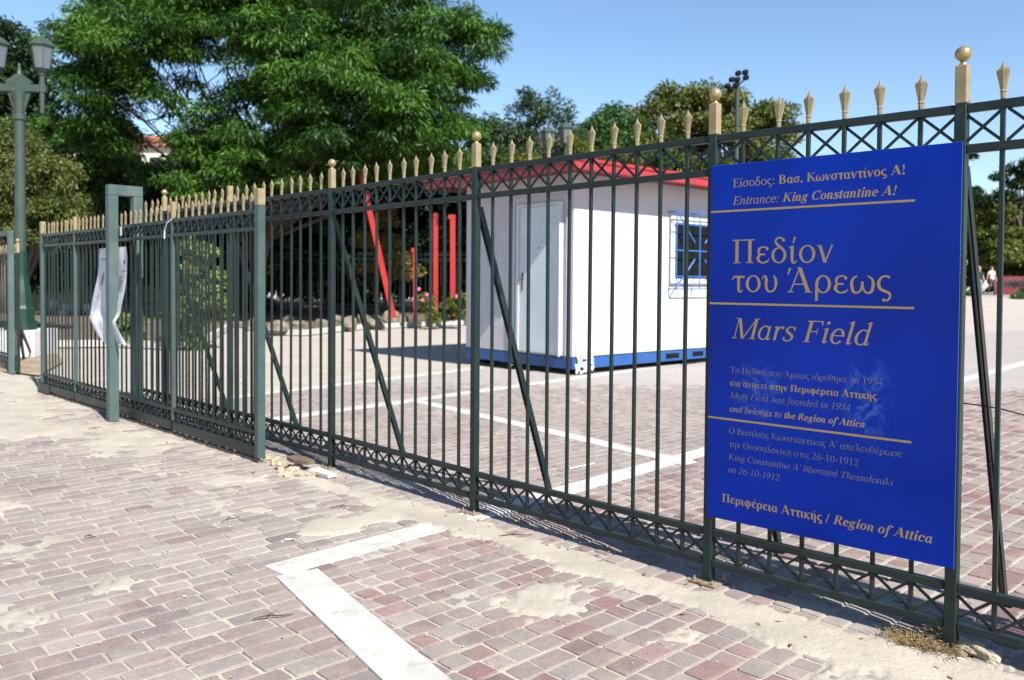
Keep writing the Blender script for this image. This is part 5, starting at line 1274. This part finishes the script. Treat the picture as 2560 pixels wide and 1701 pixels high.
# trees above the fence, centre and right
tree('feathery_tree', 'loose blue green feathery tree with open twigs against the sky, centre', 'tree', [(1258,240,9,16,30),(1268,270,10,24,30),(1285,310,22,34,30),(1300,215,9,12,30),(1312,235,12,20,30),(1322,265,18,30,30),(1350,240,10,24,30),(1352,285,30,34,30),(1375,235,10,20,30),(1388,262,12,26,30),(1395,300,22,30,30),(1424,262,9,14,30),(1420,292,11,24,30),(1340,345,80,40,30),(1400,375,80,50,30),(1280,370,60,45,30),(1290,400,90,40,29)], 1340, 10000, 0.20, 0.055, 0.26, LM['bamboo'], 'bark', 0.10, seed=41, nl=70, flat=0.8, droop=0.1, shell=0.1, updir=0.3, cl_per=150)
tree('green_tree', 'mid green rounded tree between the feathery tree and the rusty one', 'tree', [(1500,340,80,50,34),(1560,310,50,40,34),(1470,390,90,50,33),(1600,380,80,50,33),(1200,330,60,40,33),(1180,420,90,50,33)], 1520, 24000, 0.17, 0.08, 0.5, LM['mid'], 'bark', 0.2, seed=42)
tree('yellow_green_tree', 'low yellow-green foliage just above the cabin roof', 'tree', [(1440,380,60,36,27),(1540,400,70,36,27),(1340,410,50,26,27)], 1450, 9000, 0.13, 0.055, 0.35, LM['gold'], 'bark', 0.08, seed=43, nl=12)
tree('rusty_tree', 'broad tree with rusty seed clusters behind the right part of the cabin', 'tree', [(1760,250,110,45,40),(1670,290,100,60,40),(1860,300,110,60,40),(1920,370,75,70,40),(1620,360,90,60,39),(1760,360,150,80,39),(1950,440,50,60,40),(1850,440,120,60,39),(1700,440,130,50,39),(1990,330,20,16,40)], 1780, 60000, 0.22, 0.10, 0.62, LM['rusty'], 'bark', 0.3, seed=44, tintspread=0.75)
tree('cypress', 'narrow dark cypress showing beside the right post of the board', 'tree', [(2429,400,7,28,75,0.5),(2431,450,10,40,75,0.6),(2433,520,13,60,75,0.7)], 2432, 5000, 0.35, 0.14, 0.4, LM['dark'], 'bark', 0.12, base_z=0.7, seed=45, nl=4, updir=0.8)
tree('pine_tree', 'dark open pine at the right edge above the olive bushes', 'tree', [(2555,420,30,28,58),(2590,450,40,40,58),(2540,450,30,18,58),(2505,440,20,10,58),(2470,495,22,12,58),(2515,500,40,30,58),(2600,520,60,40,58)], 2580, 12000, 0.30, 0.10, 0.5, LM['dark'], 'bark', 0.25, base_z=0.7, seed=46)
bn_ = ['dark olive bush mass left of the walkers','tall yellow-olive bush behind the walkers','yellow-olive bush at the right edge behind the red wall','low olive bush in front of the pine']
for i, (px, py, rx, ry, Y) in enumerate(((2430,560,45,85,62),(2490,580,60,75,58),(2570,600,60,75,60),(2545,545,60,45,62))):
    tree('olive_bush', bn_[i], 'bush', [(px,py,rx,ry,Y),(px,py+50,rx,35,Y-1)], px, 12000, 0.26, 0.13, 0.75, LM['gold'] if i else LM['dark'], 'bark', 0.1, None, base_z=0.7, seed=50+i, nl=6)
for i, (px, py, rx, ry, Y) in enumerate(((2300,600,90,60,64),(2150,600,110,60,66),(2000,590,120,70,68),(2700,600,100,90,62))):
    tree('park_tree', ['distant green tree mass hidden behind the middle of the board','distant green tree mass hidden behind the left of the board','distant green tree mass behind the cabin','distant green tree mass beyond the right edge'][i], 'tree', [(px,py,rx,ry,Y)], px, 5000, 0.40, 0.2, 1.0, LM['mid'], 'bark', 0.2, None, base_z=0.7, seed=60+i, nl=6)
LM['lav'] = leaf_mat('leaf_lavender', (0.10,0.085,0.06), (0.24,0.15,0.18), 0.2)
tree('lavender_bed', 'purple brown lavender bed beside the path of the walkers', 'plant', [(2560,712,38,14,47,1.5),(2610,716,60,16,47,1.5)], 2560, 4000, 0.16, 0.04, 0.3, LM['lav'], 'twig', 0.0, base_z=0.74, seed=70, updir=1.0)
tree('low_hedge', 'low dark green hedge in front of the lavender at the right edge', 'hedge', [(2560,745,55,14,43,1.2),(2600,745,60,16,43,1.2),(2440,728,25,10,50,1.0)], 2560, 6000, 0.15, 0.07, 0.3, LM['mid'], 'twig', 0.0, base_z=0.7, seed=71)
tree('shrub_row', 'dark green row of shrubs low behind the two walkers', 'shrub', [(2440,690,40,40,60,1.5),(2490,688,35,36,60,1.5),(2530,690,40,40,60,1.5),(2600,690,60,40,60,1.5)], 2470, 14000, 0.24, 0.13, 0.5, LM['mid'], 'bark', 0.0, None, base_z=0.7, seed=75)
# far belt of trees closing the view all round the park, one mass
lb_ = []
g = np.random.default_rng(77)
for k in range(90):
    a = -1.9+3.8*k/89; R_f = g.uniform(95, 125); h_ = g.uniform(3.2, 5.5); lb_.append((math.sin(a)*R_f, math.cos(a)*R_f, h_*0.75, 4.8, 3.5, h_))
co, q, tint, C_ = leaves(lb_, 46000, 0.95, 0.55, 2.0, seed=78, shell=0.3, flat=0.9)
tag(link('distant_trees', np_mesh('distant_trees', co, q, LM['dark'], tint, smooth=False)), 'distant belt of dark trees along the horizon', 'trees', None, 'stuff')
# ================================================================== PEOPLE
def person(P, face, label, top, bottom, hair, skirt=None, bag=False, stride=0.16, seed=1, h=1.7):
    r = empty('person', P, face); tag(r, label, 'person')
    k = h/1.72
    J = {'pel':(0,0,0.95),'wa':(0,0,1.10),'ch':(0,0.0,1.32),'nk':(0,0,1.47),'hd':(0,-0.01,1.56),'ht':(0,0,1.68),
         'lh':(0.09,0,0.90),'lk':(0.10,-stride*0.55,0.50),'la':(0.10,-stride*0.5,0.09),'lt':(0.11,-stride*0.5-0.16,0.035),
         'rh':(-0.09,0,0.90),'rk':(-0.10,stride*0.10,0.50),'ra':(-0.10,stride*0.95,0.12),'rt':(-0.11,stride*0.95-0.14,0.035),
         'ls':(0.19,0,1.38),'le':(0.24,0.03,1.12),'lw':(0.25,-0.08,0.90),'lf':(0.25,-0.11,0.80),
         'rs':(-0.19,0,1.38),'re':(-0.24,0.06,1.12),'rw':(-0.25,0.10,0.90),'rf':(-0.25,0.09,0.80)}
    E_ = [('pel','wa'),('wa','ch'),('ch','nk'),('nk','hd'),('hd','ht'),('pel','lh'),('lh','lk'),('lk','la'),('la','lt'),('pel','rh'),('rh','rk'),('rk','ra'),('ra','rt'),('ch','ls'),('ls','le'),('le','lw'),('lw','lf'),('ch','rs'),('rs','re'),('re','rw'),('rw','rf')]
    R = {'pel':0.135,'wa':0.12,'ch':0.145,'nk':0.055,'hd':0.088,'ht':0.075,'lh':0.095,'rh':0.095,'lk':0.062,'rk':0.062,'la':0.04,'ra':0.04,'lt':0.035,'rt':0.035,'ls':0.062,'rs':0.062,'le':0.043,'re':0.043,'lw':0.03,'rw':0.03,'lf':0.028,'rf':0.028}
    nm = list(J); me = bpy.data.meshes.new('body'); me.from_pydata([tuple(c*k for c in J[n]) for n in nm], [(nm.index(a), nm.index(b)) for a, b in E_], [])
    o = bpy.data.objects.new('body', me); sc.collection.objects.link(o)
    sm = o.modifiers.new('s', 'SKIN'); sl = me.skin_vertices[0].data
    for i, n in enumerate(nm): sl[i].radius = (R[n]*k, R[n]*k*(0.75 if n in ('pel','wa','ch') else 1)); sl[i].use_root = (n == 'pel')
    o.modifiers.new('d', 'SUBSURF').levels = 1
    dg = bpy.context.evaluated_depsgraph_get(); m2 = bpy.data.meshes.new_from_object(o.evaluated_get(dg)); bpy.data.objects.remove(o, do_unlink=True)
    for m in (M['skin'], top, bottom, M['frame_white']): m2.materials.append(m)
    for p in m2.polygons:
        z, x = p.center.z/k, abs(p.center.x)/k
        p.material_index = 3 if z < 0.075 else 2 if (z < 0.98 and x < 0.2) else 1 if (z < 1.46 and (x < 0.2 or z > 1.22)) else 0
        p.use_smooth = True
    link('body', m2, r)
    mb = MB(); mb.sphere((0, 0.025*k, 1.615*k), 0.108*k, 14, 10, 1.08); hobj = mb.mesh('hair', hair, True)
    if skirt == 'long': 
        mb2 = MB(); mb2.sphere((0,0.025*k,1.615*k), 0.108*k, 14, 10, 1.08); mb2.lathe([(0.02,1.28),(0.085,1.34),(0.10,1.5),(0.09,1.62)], 10, (0,0.05*k,0)); hobj = mb2.mesh('hair', hair, True)
    link('hair', hobj, r, (0, 0.012, 0))
    mb = MB(); mb.sphere((0,-0.095*k,1.60*k), 0.014, 6, 5); mb.sphere((-0.03,-0.088*k,1.625*k), 0.008, 6, 4); mb.sphere((0.03,-0.088*k,1.625*k), 0.008, 6, 4); mb.build('face', M['skin'], r)
    return r
p1 = atY(2478, 744, 48.0); p1.z = ground_z(p1.x, p1.y)
person(p1, 0.25, 'walker in a white T-shirt and brown trousers on the far path', M['tee'], M['trousers'], M['hair_dark'], stride=0.22, h=1.72)
p2 = atY(2447, 747, 46.0); p2.z = ground_z(p2.x, p2.y)
pw = person(p2, 0.1, 'fair haired walker in a black top and jeans beside the leaning brace', M['black_top'], M['jeans'], M['hair_blond'], 'long', h=1.66)
bgp = p2+Vector((0.30,-0.1,0.72)); bag_ = lump(bgp, 0.17, 91, 'bag', M['tee'], 'white bag carried by the fair haired walker', 'bag', None, (0.8,0.4,1.1), 0.2, None, 10, 8)

# ================================================================== SMALL THINGS ON THE GROUND
def twig(px, py, size, ang, label, forks=1, seed=1):
    rs = random.Random(seed); c = at(px, py, 0.0); c.z = 0.010; mb = MB()
    pts = [Vector((-size/2,0,0)), Vector((-size*0.15, size*0.04,0.006)), Vector((size*0.2,-size*0.03,0.004)), Vector((size/2,size*0.06,0))]
    mb.tube(pts, [0.0022,0.0032,0.0028,0.0015], 5)
    for k in range(forks):
        a = pts[1+k]; b = a+Vector((size*0.25, (-1)**k*size*0.22, 0.004)); mb.tube([a, b], [0.0024, 0.001], 5)
    o = mb.build('twig', M['twig'], loc=c); o.rotation_euler = (0,0,ang); tag(o, label, 'twig', 'twigs lying on the paving'); return o
twig(683,1549,0.15,0.3,'dark forked twig on the long bricks left of the marble corner',1,1)
twig(578,1304,0.12,0.9,'small dark twig in the middle of the street bricks',1,2)
twig(860,1272,0.16,0.2,'brown twig on the bricks near the cement strip',1,3)
twig(1290,1344,0.17,0.1,'thin curved twig on the cement strip before the fence',1,4)
twig(225,1347,0.06,0.0,'tiny brown twig among the bricks at the left',1,5)
twig(1300,1097,0.10,0.4,'small dark twig on the paving inside the park',1,6)
def chip(px, py, r, m, label, cat='pebble', sq=(1,0.7,0.5), z=0.006, seed=1): 
    c = at(px, py, 0.0); c.z = z; return lump(c, r, seed, cat.replace(' ', '_'), M[m], label, cat, None, sq, 0.4, None, 8, 6)
chip(462,1494,0.008,'plastic','tiny white chip on the bricks left of the forked twig',seed=3)
chip(706,1357,0.010,'plastic','tiny white scrap on the pale bricks before the marble arm',seed=4)
c = at(712,1355); mb = MB(); mb.tube([(0,0,0.011),(0.03,0.006,0.011)], 0.004, 8); o = mb.build('cigarette_end', M['plastic'], loc=(c.x,c.y,0)); tag(o, 'cigarette end on the street bricks above the marble corner', 'cigarette end')
mb = MB(); mb.tube([(0.0301,0.006,0.011),(0.045,0.009,0.011)], 0.0041, 8); mb.build('filter', M['ink_brown'], o)
chip(676,1228,0.010,'plastic','tiny white chip near the open gate post',seed=5)
chip(1576,1252,0.013,'plastic','small white scrap inside the park near the marble band',seed=6)
c = at(1424,1176); d = at(1486,1163)
mb = MB(); mb.tube([(0,0,0.012), tuple(d-c+Vector((0,0,0.012)))], 0.0045, 6); o = mb.build('plastic_straw', M['plastic'], loc=c); tag(o, 'thin white straw lying on the park paving behind the fence', 'straw')
# rubble and hardened foam where the gate post meets the fence
rb = [(668,1150,0.042),(688,1157,0.050),(708,1166,0.050),(730,1176,0.045),(746,1166,0.042),(776,1186,0.040),(700,1178,0.036),(722,1186,0.036),(752,1188,0.035)]
rl = ['cream lump of mortar against the foot of the open gate post','cream lump of mortar, second from the gate post','largest cream lump of mortar in the row by the fence foot','cream lump of mortar in the middle of the row','cream lump of mortar at the back touching the shade','cream lump of mortar furthest from the gate post','low cream lump of mortar in front of the row, left','low cream lump of mortar in front of the row, middle','low cream lump of mortar in front of the row, right']
for i, (px, py, r) in enumerate(rb):
    c = at(px, py+6, 0.0); c.z = r*0.42; lump(c, r, 300+i, 'mortar_lump', M['rubble'], rl[i], 'rubble', 'mortar lumps at the foot of the fence', (1.15,0.85,0.75), 0.9, None, 16, 11)
c = at(750,1172); c.z = 0.02; mb = MB(); mb.prism([(-0.10,-0.03),(-0.02,-0.05),(0.10,-0.02),(0.12,0.03),(0.0,0.05),(-0.09,0.03)], 0.05, 0.075); o = mb.build('broken_slab', M['soil'], loc=(c.x,c.y,0.0)); o.rotation_euler=(0.08,0.05,-0.6); tag(o, 'dark broken slab lying across the mortar lumps', 'slab')
c = at(805,1190); mb = MB(); mb.prism([(-0.11,-0.03),(0.10,-0.04),(0.12,0.02),(-0.08,0.05)], 0.012, 0.034); o = mb.build('broken_slab', M['kerb'], loc=(c.x,c.y,0.0)); o.rotation_euler=(0.10,0.04,-0.6); tag(o, 'pale broken slab leaning by the ball topped post', 'slab')
# stones and dry grass at the bottom right
for i, (px, py, r, sq, m, lb) in enumerate(((2419,1634,0.052,(1.5,0.6,0.55),'rubble','flat pale stone beside the dry grass'), (2461,1650,0.048,(1.5,0.62,0.6),'rubble','elongated pale stone between the flat one and the grey one'), (2485,1650,0.040,(1,0.8,0.75),'ink_grey','rounded grey stone behind the pale ones'), (2402,1655,0.010,(1.4,0.8,0.5),'plastic','tiny white chip in front of the pale stones'), (2333,1600,0.012,(1,0.8,0.6),'plastic','small white chip behind the dry grass'))):
    c = at(px, py, 0.0); c.z = r*0.5*sq[2]+0.008; o = lump(c, r, 400+i, 'stone', M[m], lb, 'stone', None, sq, 0.4, None, 14, 10); o.rotation_euler = (0.1,0.1,(-0.75,-1.1,0,0,0)[i])
def straw_clump(px, py, n, L, label, seed=1, spread=0.09):
    rs = random.Random(seed); c = at(px, py, 0.0); mb = MB()
    for k in range(n):
        a = rs.uniform(0, 6.28); r = rs.uniform(0, spread)
        p = Vector((math.cos(a)*r*1.5, math.sin(a)*r*0.7, 0.006)); d = Vector((rs.uniform(-1,1), rs.uniform(-1,1), rs.uniform(0.05,0.7))).normalized()*rs.uniform(0.3,1)*L
        mb.tube([p, p+d*0.5+Vector((0,0,0.01)), p+d+Vector((0,0,-0.3*abs(d.z)))], [0.0016,0.0013,0.0006], 3, False)
    o = mb.build('dry_grass', M['straw'], loc=c); o.rotation_euler=(0,0,FANG); tag(o, label, 'grass', None, 'stuff'); return o
straw_clump(2305,1618,300,0.075,'clump of dry grass at the foot of the right fence post',1,0.10)
straw_clump(2350,1590,40,0.16,'dry seed stalks against the right fence post',2,0.03)
straw_clump(20,920,120,0.2,'dry grass below the left fence end',3,0.4)
# weed at the gate
c = at(420,1078); co, q, tint, C_ = leaves([(0,0,0.03,0.04,0.03,0.03)], 60, 0.025, 0.014, 0.03, seed=80)
o = link('weed', np_mesh('weed', co, q, LM['mid'], tint, smooth=False), None, (c.x, c.y, 0.0)); tag(o, 'tiny green weed growing under the sliding gate', 'weed')
# thin black cable strung behind the fence at the right
a, b = Vector((1.78, 3.35, 0.0)), None
ca_ = [atY(2396,1007,3.25), atY(2450,1014,3.2), atY(2500,1022,3.15), atY(2575,1042,3.05), atY(2700,1085,2.95)]
mb = MB(); mb.tube([p-ca_[0] for p in ca_], 0.0028, 6); o = mb.build('cable', M['rubber'], loc=ca_[0]); tag(o, 'thin black cable sagging from behind the board to the right edge', 'cable')
# a scatter of dry leaves blown against the fence foot
g = np.random.default_rng(8); nl_ = 130
uu = g.uniform(-3.0, 4.4, nl_); oo = np.abs(g.normal(0.10, 0.18, nl_)); pp = np.array([tuple(FP(u, o)) for u, o in zip(uu, oo)]); pp[:,2] = 0.011
a_ = g.uniform(0, 6.28, nl_); sz = g.uniform(0.008, 0.020, nl_)[:,None]; d1 = np.stack([np.cos(a_), np.sin(a_), g.uniform(-0.1,0.3,nl_)], 1)*sz; d2_ = np.stack([-np.sin(a_), np.cos(a_), g.uniform(-0.2,0.4,nl_)], 1)*sz*0.45
co = np.stack([pp-d1, pp+d2_, pp+d1, pp-d2_], 1).reshape(-1,3)
tag(link('dry_leaves', np_mesh('dry_leaves', co, np.arange(4*nl_).reshape(-1,4), M['straw'], smooth=False)), 'small dry leaves scattered along the foot of the fence', 'leaves', None, 'stuff')
# fallen leaves and grit, far too many to count
g = np.random.default_rng(3); n = 900
Yg = g.uniform(1.6, 9.0, n); Xg = g.uniform(-0.68, 0.66, n)*Yg
s = g.uniform(0.002, 0.006, n)[:,None]; a = g.uniform(0, 6.28, n)
d1 = np.stack([np.cos(a), np.sin(a), np.zeros(n)], 1)*s; d2_ = np.stack([-np.sin(a), np.cos(a), np.zeros(n)], 1)*s*0.7; up = np.array([0,0,1.0])*s*0.8
P0 = np.stack([Xg, Yg, np.full(n, 0.006)], 1)
co = np.stack([P0-d1-d2_, P0+d1-d2_, P0+d1+d2_, P0-d1+d2_, P0+up], 1).reshape(-1, 3); b_ = np.arange(n)*5
fs = np.concatenate([np.stack([b_, b_+1, b_+4], 1), np.stack([b_+1, b_+2, b_+4], 1), np.stack([b_+2, b_+3, b_+4], 1), np.stack([b_+3, b_, b_+4], 1)])
tag(link('grit', np_mesh('grit', co, fs, M['rubble'], smooth=False)), 'fine pale grit scattered over the paving', 'grit', None, 'stuff')
